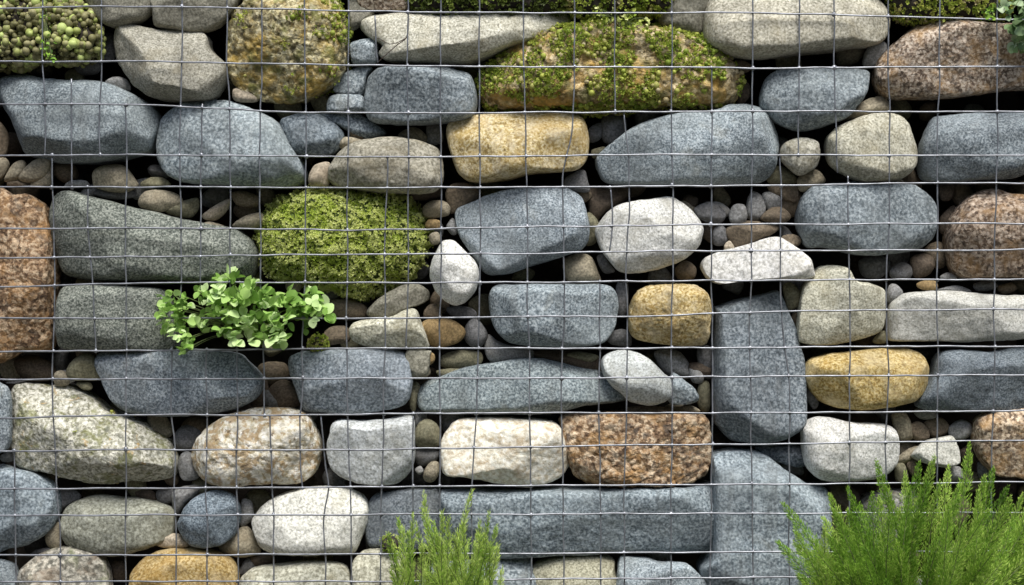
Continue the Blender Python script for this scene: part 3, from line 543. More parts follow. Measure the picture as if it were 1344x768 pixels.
# ------------------------------------------------------------------ small stones seen in the gaps
TINTS = {'tan': (.92, .83, .62), 'brown': (.52, .42, .30), 'grey': (.85, .87, .88), 'dark grey': (.42, .43, .45), 'ochre': (1.05, .75, .36),
         'pale': (1.6, 1.55, 1.42), 'olive': (.62, .60, .40), 'dark brown': (.28, .22, .165), 'beige': (1.2, 1.05, .82)}
PEB = [
('A1', "905,350 940,342 1000,375 985,395 915,392", 'beige', 40), ('A1', "410,320 440,298 490,310 502,352 430,342", 'grey', 50),
('A1', "20,690 50,640 80,622 100,635 95,670 60,700 25,705", 'tan', 40), ('A1', "75,690 100,650 150,615 190,620 190,660 160,695 100,705", 'tan', 35),
('A1', "125,708 180,670 195,645 202,680 190,722 130,724", 'tan', 45), ('A1', "365,700 370,660 420,640 480,645 520,690 532,722 470,745 380,727", 'tan', 40),
('A1', "550,705 600,685 640,695 655,722 560,728", 'olive', 60), ('A1', "255,715 280,700 330,700 342,722 260,728", 'grey', 60),
('A1', "30,706 70,695 112,722 40,726", 'brown', 50), ('A1', "-20,480 15,490 35,540 20,600 -20,612", 'brown', 60), ('A1', "-20,622 18,612 36,640 15,682 -20,690", 'tan', 60),
('A1', "290,215 340,200 380,215 385,275 330,290 295,270", 'dark grey', 60), ('A1', "395,140 430,130 445,170 442,225 400,225", 'dark grey', 70),
('A1', "940,-30 1020,-30 1015,10 990,22 945,15", 'tan', 60),
('A2', "345,550 372,530 430,545 400,566 350,576", 'tan', 45), ('A2', "375,505 400,503 438,540 420,545 385,530", 'brown', 55), ('A2', "225,680 250,640 302,635 302,700 290,722 230,717", 'beige', 30),
('A2', "570,522 618,495 660,508 678,548 600,540", 'tan', 60), ('A2', "680,495 700,480 737,490 737,552 685,556", 'grey', 65),
('A2', "590,740 640,715 720,712 730,760 640,775", 'dark brown', 70), ('B2', "755,40 790,3 870,18 872,62 800,112 768,110", 'brown', 50),
('A3', "385,460 420,445 470,455 477,500 440,556 390,542", 'dark grey', 60), ('A3', "335,500 380,478 382,532 340,552", 'dark grey', 65), ('A3', "245,690 310,660 327,700 332,742 250,732", 'dark grey', 50),
('A3', "345,582 392,570 384,602 350,612", 'olive', 55), ('A3', "880,242 930,235 965,258 940,282 890,275", 'brown', 55), ('A3', "900,300 950,325 952,380 912,402 895,350", 'dark brown', 70),
('A3', "700,60 760,45 775,110 740,135 710,110", 'tan', 60),
('A4', "440,230 470,170 520,165 527,200 492,252 446,256", 'grey', 55), ('A4', "345,456 400,430 430,400 490,375 520,380 542,420 512,442 400,462", 'tan', 50),
('A4', "190,690 250,658 287,690 282,712 215,742 190,732", 'tan', 45), ('A4', "70,660 120,645 172,680 177,712 80,712", 'olive', 60), ('A4', "70,720 130,712 180,730 185,765 110,770", 'brown', 60),
('A4', "500,695 550,685 592,700 590,720 520,722", 'beige', 45),
('B1', "540,70 570,35 640,30 690,50 702,80 650,107 600,112 550,95", 'tan', 50), ('B1', "640,106 700,75 762,60 767,100 740,132 680,127", 'olive', 60), ('B1', "788,122 840,85 887,63 882,102 840,142 800,142", 'beige', 50),
('B1', "903,168 950,130 1012,118 1015,165 950,178", 'tan', 50), ('B1', "900,40 950,33 1002,58 992,92 920,84", 'brown', 65), ('B1', "780,165 810,150 850,160 880,178 820,178", 'tan', 55),
('B1', "260,742 275,700 310,672 350,668 375,700 386,757 340,764 290,762", 'olive', 30), ('B1', "212,742 240,728 272,755 260,785 215,785", 'tan', 40), ('B1', "355,40 420,18 500,20 520,55 430,62", 'dark grey', 65), 
('B1', "60,690 130,670 200,700 205,755 100,765", 'dark brown', 70),
('B2', "665,100 690,75 740,70 767,95 757,127 680,132", 'tan', 50), ('B2', "675,152 700,140 732,150 727,177 680,177", 'ochre', 55), ('B2', "688,212 700,195 726,195 730,232 700,240", 'tan', 50),
('B2', "757,170 778,138 790,150 800,190 775,200", 'grey', 60), ('B2', "300,465 370,450 440,480 430,525 330,525", 'brown', 70), ('B2', "280,590 310,560 370,560 378,610 330,625 290,625", 'brown', 55),
('B2', "665,580 670,540 720,530 770,530 815,558 822,590 790,620 730,637 690,622", 'ochre', 30), ('B2', "670,500 700,468 732,490 732,527 680,527", 'brown', 50), ('B2', "840,540 870,528 900,560 912,600 880,642 840,622 825,590", 'dark grey', 50),
('B2', "735,680 780,655 880,655 884,700 800,722 740,712", 'olive', 60), ('B2', "658,662 702,660 707,690 680,712 660,692", 'ochre', 35), ('B2', "915,592 980,625 1075,640 1078,682 930,692", 'grey', 50),
('B2', "720,730 800,720 850,740 760,765", 'olive', 55), ('B2', "760,485 830,480 870,500 860,525 790,525", 'dark grey', 65),
('B3', "240,300 300,276 340,290 366,345 372,388 260,384", 'tan', 50), ('B3', "335,30 480,10 482,60 400,112 352,162 335,100", 'dark brown', 70), ('B3', "745,100 800,75 850,100 862,130 830,157 770,142", 'dark grey', 45),
('B3', "812,76 850,80 882,112 862,130 835,105", 'grey', 60), ('B3', "880,112 900,85 935,88 946,130 930,157 885,152", 'grey', 45), ('B3', "960,40 1000,50 1016,110 980,147 942,120", 'grey', 55), ('B3', "1005,50 1040,33 1072,50 1072,100 1030,107", 'grey', 60),
('B3', "1000,142 1030,105 1070,94 1100,108 1112,140 1060,157", 'brown', 45), ('B3', "868,182 940,150 1050,163 1060,187 990,222 920,252 890,237", 'brown', 40), ('B3', "815,190 840,163 872,195 862,237 820,237", 'dark grey', 55),
('B3', "860,240 880,224 896,256 862,262", 'beige', 45), ('B3', "670,332 710,303 747,335 737,372 680,372", 'brown', 60), ('B3', "365,290 390,278 412,310 432,342 390,347", 'dark grey', 60), ('B3', "650,85 700,70 745,95 740,120 690,110", 'tan', 70),
('B3', "590,660 680,653 732,720 742,752 650,752", 'grey', 60), ('B3', "755,650 805,640 807,752 770,742", 'dark grey', 60), ('B3', "722,722 760,710 777,745 770,775 735,770", 'grey', 55), ('B3', "405,590 450,568 490,580 492,632 420,624", 'dark grey', 55),
('B3', "440,400 482,388 480,500 450,512", 'dark grey', 60), ('B3', "100,660 230,650 362,670 372,732 250,714", 'dark brown', 55), ('B3', "250,670 300,655 368,672 330,695", 'olive', 50),
('B4', "535,450 540,400 565,395 592,425 575,457 545,466", 'grey', 40), ('B4', "478,608 520,573 527,617 490,624", 'olive', 40), ('B4', "130,400 160,388 196,430 190,472 150,492 135,450", 'olive', 45), ('B4', "165,510 200,490 212,520 190,562 170,540", 'brown', 60),
('B4', "625,300 650,278 700,283 714,320 690,357 640,362", 'dark brown', 55), ('B4', "543,342 590,310 627,330 617,372 560,374", 'dark grey', 55), ('B4', "738,364 770,348 802,372 760,378", 'grey', 50), ('B4', "648,392 690,376 722,385 722,412 670,414", 'ochre', 50),
('B4', "732,414 800,398 852,416 842,428 760,425", 'grey', 55), ('B4', "130,207 165,200 196,215 192,240 160,252 130,227", 'brown', 45), ('B4', "125,20 180,12 182,72 130,62", 'brown', 55), ('B4', "738,10 790,8 782,62 742,64", 'dark brown', 60),
('B4', "870,392 930,378 960,400 920,420 880,418", 'dark grey', 60), ('B4', "965,400 1010,388 1035,410 1000,428 970,424", 'brown', 60), ('B4', "740,135 790,90 800,140 770,190 740,190", 'dark brown', 65), ('B4', "430,300 520,285 545,330 500,368 440,360", 'dark grey', 75),
('C1', "5,312 45,304 47,332 10,337", 'grey', 50), ('C1', "608,440 660,420 722,420 690,450 650,480 622,522 606,480", 'grey', 50), ('C1', "840,500 850,468 880,478 884,530 850,562 838,540", 'grey', 50),
('C1', "768,637 800,600 850,563 872,570 902,620 907,657 830,667", 'tan', 40), ('C1', "548,627 580,595 620,588 652,610 657,632 600,637", 'beige', 30), ('C1', "160,602 175,563 207,553 212,642 175,637", 'tan', 40), ('C1', "206,440 262,438 282,462 240,490 208,512", 'dark grey', 60),
('C1', "608,252 640,213 690,218 707,260 680,292 620,287", 'dark grey', 60), ('C1', "625,342 640,308 670,308 692,360 692,392 640,397", 'grey', 50), ('C1', "475,440 530,438 547,472 500,477", 'dark brown', 65), ('C1', "550,440 605,433 608,472 560,482", 'dark grey', 60),
('C1', "393,690 430,688 442,742 400,747", 'dark brown', 60), ('C1', "868,672 950,670 902,707 838,737", 'dark grey', 60), ('C1', "100,668 140,640 205,640 150,662", 'dark grey', 45), ('C1', "645,690 655,620 700,640 690,660", 'tan', 60),
('C1', "195,40 225,15 262,48 240,60 200,58", 'grey', 45), ('C1', "270,60 315,60 320,82 290,84", 'olive', 50), ('C1', "920,95 960,90 975,140 935,145", 'dark grey', 60), ('C1', "20,60 60,52 100,50 60,64", 'dark grey', 60),
('C2', "570,240 590,200 620,188 650,208 660,250 650,282 600,290 575,272", 'olive', 35), ('C2', "573,305 600,288 652,300 647,332 600,352 578,337", 'dark grey', 50), ('C2', "603,382 620,343 650,338 660,365 640,402 610,404", 'tan', 40), ('C2', "572,365 590,350 602,370 588,382", 'grey', 50),
('C2', "55,90 110,52 160,80 165,140 60,140", 'dark brown', 60), ('C2', "0,60 40,30 60,80 50,140 0,140", 'dark brown', 65), ('C2', "552,0 600,-20 625,20 600,45 560,40", 'tan', 40),('C2', "400,590 420,480 455,450 470,560 450,630 405,640", 'dark grey', 55),
('C2', "560,60 590,70 580,120 572,160 556,140", 'olive', 50), ('C2', "455,610 480,595 520,625 515,645 470,640", 'olive', 40), ('C2', "0,665 60,660 85,690 20,705", 'dark brown', 60),
('C3', "440,145 520,140 590,148 585,170 460,170", 'brown', 45), ('C3', "660,-10 720,0 722,35 680,45 655,25", 'dark brown', 55), ('C3', "690,60 722,65 722,150 695,155 680,120", 'olive', 60), ('C3', "885,285 960,280 965,345 915,320", 'dark grey', 60),
('C3', "600,150 660,140 690,160 640,170", 'tan', 50),
('C4', "500,172 540,163 562,200 572,250 530,260 508,220", 'tan', 45), ('C4', "562,212 590,195 617,215 627,250 590,262 568,247", 'brown', 45), ('C4', "612,202 650,183 680,190 697,215 680,242 638,247", 'brown', 50), ('C4', "698,217 740,190 772,205 772,240 735,262 705,252", 'grey', 45),
('C4', "513,328 560,290 592,285 582,320 530,347", 'tan', 45), ('C4', "550,347 575,333 592,370 570,387", 'brown', 40), ('C4', "508,352 540,345 552,400 515,404", 'olive', 40), ('C4', "575,155 640,150 655,182 600,187", 'grey', 55),
('C4', "735,300 780,280 795,330 760,345", 'dark brown', 60), ('C4', "700,360 735,355 745,395 705,400", 'grey', 55), ('C4', "800,340 850,345 855,395 810,400", 'dark grey', 55), ('C4', "100,345 170,345 185,380 120,375", 'dark grey', 75),
('C4', "280,420 330,415 380,450 370,500 300,500", 'dark brown', 65), ('C4', "190,90 215,60 240,130 220,150", 'dark grey', 60),
]
rough_word = {'tan': 'tan', 'pale': 'pale'}

def mm_gap(P, q):
    return np.min(np.linalg.norm(P - q, axis=1))

pebs = []
for i, (crop, s, colr, dep) in enumerate(PEB):
    px = pts_of(crop, s)
    c = px.mean(0)
    px = c + (px - c) * 1.06
    rg = np.random.default_rng(900 + i)
    t = np.array(TINTS[colr]) * rg.uniform(.80, 1.1)
    o = stone('pebble', px, 'P', front=dep / 1000 + .022, p=2.15, q=2.0, facets=2, seed=900 + i, tint=tuple(t), na=48, nf=14, rough=.6)
    pebs.append((o, colr, c, px))

# rubble lying deeper, gap shade put into its darker tint, only where a gap opens onto it
def inside(P, pts):
    x, y = P[:, 0], P[:, 1]
    x1, y1 = np.roll(x, -1), np.roll(y, -1)
    r = np.zeros(len(pts), bool)
    for k in range(len(P)):
        c = ((y[k] > pts[:, 1]) != (y1[k] > pts[:, 1])) & (pts[:, 0] < (x1[k] - x[k]) * (pts[:, 1] - y[k]) / (y1[k] - y[k] + 1e-9) + x[k])
        r ^= c
    return r

EXTRA = [pts_of('B2', "36,240 46,160 90,100 155,62 235,40 370,40 480,38 560,52 630,90 665,145 692,200 668,262 640,325 595,370 510,408 440,438 370,440 300,405 215,385 120,352 62,305"),
         pts_of('F', "0,0 130,0 128,78 0,80"), pts_of('F', "205,385 290,362 345,370 425,395 428,425 390,450 300,455 250,466 225,440 205,420")]
solid = [P for P, fr in OUT] + EXTRA
gx, gy = np.meshgrid(np.arange(-10, 1355, 4.0), np.arange(-6, 776, 4.0))
G2 = np.stack([gx.ravel(), gy.ravel()], 1)
free = np.ones(len(G2), bool)
for P in solid:
    lo, hi = P.min(0), P.max(0)
    k = np.where(free & (G2[:, 0] > lo[0]) & (G2[:, 0] < hi[0]) & (G2[:, 1] > lo[1]) & (G2[:, 1] < hi[1]))[0]
    if len(k):
        free[k[inside(P, G2[k])]] = False
rg = np.random.default_rng(5)
cand = G2[free]
rg.shuffle(cand)
taken = []
deep = []
for c in cand:
    r = rg.uniform(12, 25)
    if len(taken) >= 135: break
    if any((c[0] - t[0]) ** 2 + (c[1] - t[1]) ** 2 < (0.85 * (r + t[2])) ** 2 for t in taken):
        continue
    taken.append((c[0], c[1], r))
cols = ['dark grey', 'brown', 'olive', 'dark brown', 'tan', 'grey']
for i, (x, y, r) in enumerate(taken):
    rr = np.random.default_rng(3000 + i)
    n = 8
    a0 = rr.uniform(0, 6.28)
    asp = rr.uniform(.62, .95)
    th = np.linspace(0, 2 * math.pi, n, endpoint=False)
    rad = r * rr.uniform(.85, 1.12, n)
    e = np.stack([rad * np.cos(th), rad * asp * np.sin(th)], 1)
    ca, sa = math.cos(a0), math.sin(a0)
    px = np.array([x, y]) + e @ np.array([[ca, sa], [-sa, ca]])
    colr = cols[int(rr.integers(0, len(cols)))]
    t = np.array(TINTS[colr]) * rr.uniform(.6, 1.0)
    o = stone('pebble', px, 'P', front=rr.uniform(.085, .15), T=.022, p=2.15, q=2.0, facets=2, seed=3000 + i, tint=tuple(t), na=36, nf=10, rough=.6)
    pebs.append((o, colr, px.mean(0), px))
print('pebbles', len(pebs), 'deep', len(taken))

# labels of the small stones: colour, size and the two stones they lie between
entries = []
for (o, colr, c, px) in pebs:
    e = px.max(0) - px.min(0)
    w_, h_ = e
    asp = max(w_, h_) / max(1, min(w_, h_))
    near = sorted(nicks, key=lambda n: mm_gap(n[3], c))[:2]
    entries.append([o, colr, c, (w_ * h_) ** .5, asp, near, w_ > h_])
def short(n): return n[4:] if n.startswith('the ') else n
by = {}
for e in entries:
    pair = tuple(sorted(n[0] for n in e[5]))
    by.setdefault((e[1], pair), []).append(e)
used = {}
ORD = ['largest', 'second largest', 'third largest', 'fourth largest', 'fifth largest', 'sixth largest', 'seventh largest', 'eighth largest']
for (colr, pair), es in by.items():
    es.sort(key=lambda e: -e[3])
    for k, e in enumerate(es):
        na_, nb_ = e[5][0], e[5][1]
        d = e[2] - na_[1]
        # an unambiguous side of the nearer stone
        lo, hi = na_[2].min(0), na_[2].max(0)
        if e[2][1] < lo[1]: side = 'above'
        elif e[2][1] > hi[1]: side = 'below'
        else: side = 'beside'
        shape = 'long' if e[4] > 1.75 else 'round' if e[4] < 1.25 else 'oval'
        a, b = short(na_[0]), short(nb_[0])
        lead = f"{shape} {colr} pebble" if len(es) == 1 else f"{ORD[k]} {colr} pebble"
        lab = f"{lead} {side} {a}, near {b}"
        words = lab.split()
        if len(words) > 16:
            lab = f"{lead} {side} {a}"
        if lab in used:
            lab = f"{lead} {side} {b}"
        q = 0
        while lab in used:
            q += 1
            lab = f"{['small', 'tiny', 'little', 'deeper', 'shaded', 'half hidden', 'recessed'][q % 7]} {lead} {side} {a}"
            if q > 7: break
        used[lab] = 1
        tag(e[0], lab, 'pebble', 'pebbles in the gaps between the stones')

# ------------------------------------------------------------------ the ground, the bank the wall holds back and added light blockers
def grid_sheet(name, fn, nu, nv, mat):
    u, v = np.meshgrid(np.linspace(0, 1, nu), np.linspace(0, 1, nv))
    V = fn(u.ravel(), v.ravel())
    f = [(j * nu + i, j * nu + i + 1, (j + 1) * nu + i + 1, (j + 1) * nu + i) for j in range(nv - 1) for i in range(nu - 1)]
    return link(name, mesh_of(name, V, f, mat))

GZ = -0.72
def ground_fn(u, v):
    x = (u - .5); x = np.sign(x) * (np.abs(x) * 2) ** 3 * 60
    y = .5 - 60 * v ** 3
    P = np.stack([x, y, np.zeros_like(x)], 1)
    P[:, 2] = GZ + .012 * fbm(P, 4, 3) * np.exp(-(x ** 2 + y ** 2) / 30)
    return P
tag(grid_sheet('ground', ground_fn, 121, 81, M['soil']), kind='structure')

# unseen slope opposite the wall, added to block low sky light
def slope_fn(u, v):
    x = (u - .5) * 80
    y = -6.5 - 14 * v
    z = GZ - .05 + 9.5 * (1 - np.exp(-((v * 14) / 5.0)))
    P = np.stack([x, y, z], 1)
    P[:, 2] += .5 * fbm(P, .35, 4) * np.minimum(1, v * 8)
    return P
tag(grid_sheet('sky_block_slope', slope_fn, 120, 40, M['turf']), kind='structure')

# earth back face behind the stones, with a lip added to block light above
bank_profile = np.array([(.02, .66), (.05, .605), (.33, .600), (.34, -.80)])
def bank_fn(u, v):
    seg = np.minimum((v * 3).astype(int), 2)
    t = (v * 3 - seg)[:, None]
    p = bank_profile[seg] * (1 - t) + bank_profile[seg + 1] * t
    P = np.stack([(u - .5) * 9, p[:, 0], p[:, 1]], 1)
    n = fbm(P, 7, 3)
    P[:, 1] += .02 * n
    P[:, 2] += np.where(v < .7, .008 * n, 0)
    return P
tag(grid_sheet('light_block_earth', bank_fn, 260, 61, M['earth']), kind='structure')
def cheek(side):
    def fn(u, v):
        y = .03 + .33 * u
        x = side * (1.09 + .25 * np.where(u < .02, 1.0, 0))
        P = np.stack([x, y, -.76 + 1.4 * v], 1)
        P[:, 0] += .02 * fbm(P, 9, 3)
        return P
    return fn
def cheek_front(side):
    def fn(u, v):
        P = np.stack([side * (1.09 + 3.4 * u ** 2), np.full_like(u, .03), -.76 + 1.42 * v], 1)
        n = fbm(P, 6, 4)
        P[:, 1] += .03 * n * np.minimum(1, u * 8)
        return P
    return fn
def cheek_side(side):
    def fn(u, v):
        P = np.stack([np.full_like(u, side * 1.09), .03 + .33 * u, -.76 + 1.42 * v], 1)
        P[:, 0] += .015 * fbm(P, 9, 3) * np.minimum(1, u * 6)
        return P
    return fn
for s in (-1, 1):  # earth cheeks added to stop light entering from the sides
    tag(grid_sheet('light_block_earth', cheek_front(s), 60, 60, M['earth']), kind='structure')
    tag(grid_sheet('light_block_earth', cheek_side(s), 20, 60, M['earth']), kind='structure')
def lip_fn(u, v):  # unseen top deck added to keep overhead light out of the gaps
    P = np.stack([(u - .5) * 9, np.full_like(u, .02) + 2.5 * v ** 2, .66 + .1 * v], 1)
    P[:, 2] += .03 * fbm(P, 5, 3)
    return P
tag(grid_sheet('light_block_earth', lip_fn, 200, 30, M['earth']), kind='structure')

# ------------------------------------------------------------------ the wire mesh
HX = [-40, 0, 180, 360, 500, 690, 850, 1020, 1180, 1384]
HY = [
 [11, 11, 8.5, 12, 15, 17, 17, 17.5, 22, 28], [81, 81, 80.5, 84, 86, 88, 88, 90, 88, 87], [137, 137, 137.5, 146, 148, 147.5, 147, 146, 146.5, 147],
 [204.5, 204.5, 203.5, 205, 206, 205, 203, 203.5, 204, 204], [245.5, 245.5, 245.5, 246, 246.5, 245.5, 244.5, 243.5, 241, 240.5],
 [300.5, 300.5, 299.5, 301, 302, 298, 296, 294.5, 294, 293.5], [338.5, 338.5, 337, 335, 334, 333, 330, 329, 328.5, 327.5],
 [377, 377, 372, 371, 371, 371, 369, 368, 367, 367], [417.5, 417.5, 418, 418, 417.5, 416, 415, 409, 407, 406], [462, 462, 460, 458.5, 457, 457, 457, 456, 454.5, 455],
 [498, 498, 497.5, 497, 496.5, 496.5, 495.5, 494, 493, 492], [549, 549, 544.5, 545, 543.5, 542, 542, 541.5, 541, 538], [592.5, 592.5, 590, 591, 590, 586.5, 584, 583, 580, 578],
 [642, 642, 641, 640, 639, 637.5, 636.5, 635.5, 634.5, 632], [676.5, 676.5, 676, 676, 675.5, 675, 674, 674, 673, 673], [729, 729, 728.5, 728, 727, 726.5, 725.5, 724.5, 724, 723],
 [764, 764, 763, 763, 763, 760.5, 759, 758, 757, 757], [812, 812, 812, 811, 811, 810, 810, 809, 808, 808], [-32, -32, -33, -31, -30, -30, -30, -29, -28, -27]]
VX = [
 "56,-40 56,80 59,137 59,205", "133,-40 133,80 131,137 131,205", "239,-40 239,80 237,140 236,204 237,246 238,300 238,372 236,392", "298,-40 298,80 301,140 302,204 303,246 302,300 302,374 304,392",
 "344,-40 344,85 342,147 341,205 341,246 342,300 342,372 346,417 346,460 347,500 347,546", "94,104 94,137 94,205 94,246", "165,137 166,205 166,246 165,300 165,338 166,418 166,460 165,545 165,641 165,730 166,820", 
 "265,137 264,204 264,246 263,338 263,378", "68,204 68,246 70,300 72,372 70,462 69,500 70,547 73,592 75,641 78,690 80,820", "115,246 115,300 118,338 122,374 124,417 126,462",
 "226,455 225,500 225,545 229,592 229,641 231,690 231,820", "271,455 271,500 272,545 271,591 270,641 272,690 272,820", "311,455 311,498 311,545 311,591 311,641 312,690 312,820", "19,591 19,641 20,690 22,820", "354,545 356,591 357,641 359,690 359,820",
 "400,-40 400,85 401,147 402,205 401,246 401,300 400,372 398,418 397,460 397,500 394,545", "458,-40 457,85 457,147 457,205 456,246 456,300 456,371 455,418 455,458 455.5,500 456,545 458,591 460,641 461,690 461,820",
 "393,545 394,591 397,641", "422,545 425,591 428,618 431,641 426,676 427,727 426,820", "535.5,-40 535.5,20 535,85 536,147 536.5,205 536,246 536,300 536,371 534,418 533,458", "578,-40 578,85 578,147 578,205 579,246 579,300 579,371 577,418 577,460 577,500 577,545 577.5,591 577,641 577,690 577,820",
 "629,-40 629,85 629,147 630,205 630,246 630,300 630,371 628,418 628,460 627,497 625,545 622,591 619,641 619,690 619,820", "689,-40 687,17 688,88 689,147 690,205 691,246 692,300 692,371 693,418 694,457 695,497 695.5,542 696,587 697,637 697,690 697,820",
 "754,-40 754,88 752,147 749,178 742,215 738.6,245 739.5,300 740,371 741,418 738,457 737,497 737,542 738.5,587 739,637 739.5,690 740,820", "807,-40 807,88 807,147", "882,-40 882,20 881,88 881,147 882,205 882.5,245 883,300 883,369 882,415 882,457 882,497 882,542 881.5,587 881,637 880.5,690 880,820",
 "934,88 934,147 934,205 933.5,245 933.5,300 934,369 935,415 935,457 935.5,497 935.5,542 935,587 934,637 933,690 932,820", "988,-40 988,90 988,147 987.5,205 986.5,245 986,300 986,369 984,415 984,457 985,497 985.5,542 986,587 987,637 988,690 989,820",
 "819,147 821,180 824,205 826,245 827,275 823.5,310 822.5,371 823.5,415 823.5,457 822.5,497 822,542 820.5,587 819.5,637 819,690 819,820", "801,246 803,290 800,330", "787,371 787,415 787,457 786,497 786,542 787,587 787.5,637 788,690 788,820", "508,204 508,246 505,300 505,371 506,418 506,458 504,497 503.6,545 502,591 501,641 500,690 500,820",
 "542,545 542,591 542,641 542,676", "1049,-40 1049,90 1048,147 1048,205", "1095,-40 1095,90 1096.5,147 1098,205 1100,228", "1166,-40 1166,90 1167,147 1167,205 1167,242 1167,294 1164,345 1163.5,368 1163.5,407 1165,455 1166,497 1164,541 1162,581 1163,634", "1233,-40 1233,88 1231,147 1230,205 1230.5,242 1231,294 1230,368 1229.5,407 1231,455 1231,497 1230,541 1230,581 1230,634 1230,673",
 "1309,-40 1309,87 1309,147 1309,205 1308,242 1306,294 1305,368 1304,407 1306,455 1305,497 1304,541 1302,581 1301,634 1301,673", "1024,204 1025,243 1025,294 1024,368 1026,415 1030,455 1035,497 1036,541 1036,581 1036,634 1036,690 1036,820", "1113,230 1113,243 1113,294 1114,329 1115,368 1115,407 1115,455 1115,497 1115,541 1115,581 1115,634 1115,690 1115,820", "492,20 493,55 496,82", 
 "1368,-40 1369,90 1368,205 1368,368 1369,541 1368,820", "-22,-40 -23,205 -22,460 -23,820"]

def spline(pts, step):
    pts = np.array(pts, float)
    out = []
    for i in range(len(pts) - 1):
        p0 = pts[max(i - 1, 0)]; p1 = pts[i]; p2 = pts[i + 1]; p3 = pts[min(i + 2, len(pts) - 1)]
        n = max(2, int(np.linalg.norm(p2 - p1) / step))
        for t in np.linspace(0, 1, n, endpoint=False):
            a = 2 * p1; b = p2 - p0; c = 2 * p0 - 5 * p1 + 4 * p2 - p3; d = -p0 + 3 * p1 - 3 * p2 + p3
            out.append(.5 * (a + b * t + c * t * t + d * t ** 3))
    out.append(pts[-1])
    return np.array(out)

def tube(path, rad, nseg=7):
    path = np.asarray(path, float)
    n = len(path)
    T = np.gradient(path, axis=0)
    T /= np.linalg.norm(T, axis=1)[:, None] + 1e-12
    ref = np.array([0.13, 0.97, 0.21])
    A = np.cross(T, ref); A /= np.linalg.norm(A, axis=1)[:, None] + 1e-12
    B = np.cross(T, A)
    r = np.broadcast_to(np.asarray(rad, float), (n,))
    th = np.linspace(0, 2 * math.pi, nseg, endpoint=False)
    V = (path[:, None, :] + r[:, None, None] * (np.cos(th)[None, :, None] * A[:, None, :] + np.sin(th)[None, :, None] * B[:, None, :])).reshape(-1, 3)
    f = [(i * nseg + k, i * nseg + (k + 1) % nseg, (i + 1) * nseg + (k + 1) % nseg, (i + 1) * nseg + k) for i in range(n - 1) for k in range(nseg)]
    f.append(tuple(range(nseg))[::-1]); f.append(tuple((n - 1) * nseg + k for k in range(nseg)))
    return V, f

class MB:
    def __init__(self): self.v = []; self.f = []; self.t = []; self.n = 0
    def add(self, V, f, t=0.5):
        self.v.append(np.asarray(V)); n = self.n
        self.f += [tuple(i + n for i in q) for q in f]
        self.t.append(np.broadcast_to(np.asarray(t, float), (len(V),)))
        self.n += len(V)
    def build(self, name, mat, parent=None, smooth=True):
        me = mesh_of(name, np.vstack(self.v), self.f, mat, smooth, np.concatenate(self.t))
        return link(name, me, parent)

def uvball(c, r, nu=8, nv=6):
    c = np.asarray(c); r = np.asarray(r)
    V = [c + r * np.array([0, 0, 1])]
    for j in range(1, nv):
        a = math.pi * j / nv
        for i in range(nu):
            b = 2 * math.pi * i / nu
            V.append(c + r * np.array([math.sin(a) * math.cos(b), math.sin(a) * math.sin(b), math.cos(a)]))
    V.append(c - r * np.array([0, 0, 1]))
    f = [(0, 1 + i, 1 + (i + 1) % nu) for i in range(nu)]
    for j in range(nv - 2):
        for i in range(nu):
            a = 1 + j * nu
            f.append((a + i, a + nu + i, a + nu + (i + 1) % nu, a + (i + 1) % nu))
    l = 1 + (nv - 2) * nu
    f += [(l + i, len(V) - 1, l + (i + 1) % nu) for i in range(nu)]
    return np.array(V), f

mesh_root = tag(empty('wire_mesh', (0, 0, 0)), "galvanised grey welded wire mesh stretched over the whole stone wall", 'wire mesh')
HP = [spline(list(zip(HX, hy)), 12) for hy in HY]
VP = [spline([tuple(map(float, t.split(','))) for t in s.split()], 9) for s in VX]
YH, YV = -.0052, -.0016
def jit(q, amp, seed):
    P = np.column_stack([q * .02, np.full(len(q), seed * 3.7)])
    return amp * np.stack([pnoise(P), pnoise(P + 31)], 1) * 2 + amp * .5 * np.stack([pnoise(P * 3.1 + 5), pnoise(P * 3.1 + 50)], 1)
cross = []
for i, q in enumerate(HP):
    q = q + jit(q, .9, i)
    HP[i] = q
    yy = YH + .0014 * pnoise(np.column_stack([q * .013, np.full(len(q), i * 2.2)]))
    path = np.array([w3(a, b, y) for (a, b), y in zip(q, yy)])
    m = MB(); m.add(*tube(path, .0018 * (1 + .12 * pnoise(np.column_stack([q * .05, np.full(len(q), 9.1 + i)])))))
    # weld beads where uprights cross
    for k, v in enumerate(VP):
        if v[0, 1] - 4 > q[:, 1].max() or v[-1, 1] + 4 < q[:, 1].min(): continue
        x = v[np.argmin(np.abs(v[:, 1] - np.interp(v[len(v) // 2, 0], q[:, 0], q[:, 1]))), 0]
        y = np.interp(x, q[:, 0], q[:, 1])
        if v[0, 1] - 4 <= y <= v[-1, 1] + 4:
            if rnd.random() < .85:
                s = rnd.uniform(.75, 1.3)
                c = np.array(w3(x + rnd.uniform(-.6, .6), y + rnd.uniform(-.8, .8), -.0036))
                m.add(*uvball(c, np.array([.0034, .0028, .0034]) * s * np.array([rnd.uniform(.8, 1.3), 1, rnd.uniform(.8, 1.3)])))
    m.build('horizontal_wire', M['wire'], mesh_root)
for i, q in enumerate(VP):
    q = q + jit(q, 1.1, 50 + i)
    yy = YV + .0010 * pnoise(np.column_stack([q * .013, np.full(len(q), 80 + i * 2.2)]))
    path = np.array([w3(a, b, y) for (a, b), y in zip(q, yy)])
    m = MB(); m.add(*tube(path, .0015 * (1 + .12 * pnoise(np.column_stack([q * .05, np.full(len(q), 3.1 + i)])))))
    m.build('vertical_wire', M['wire'], mesh_root)

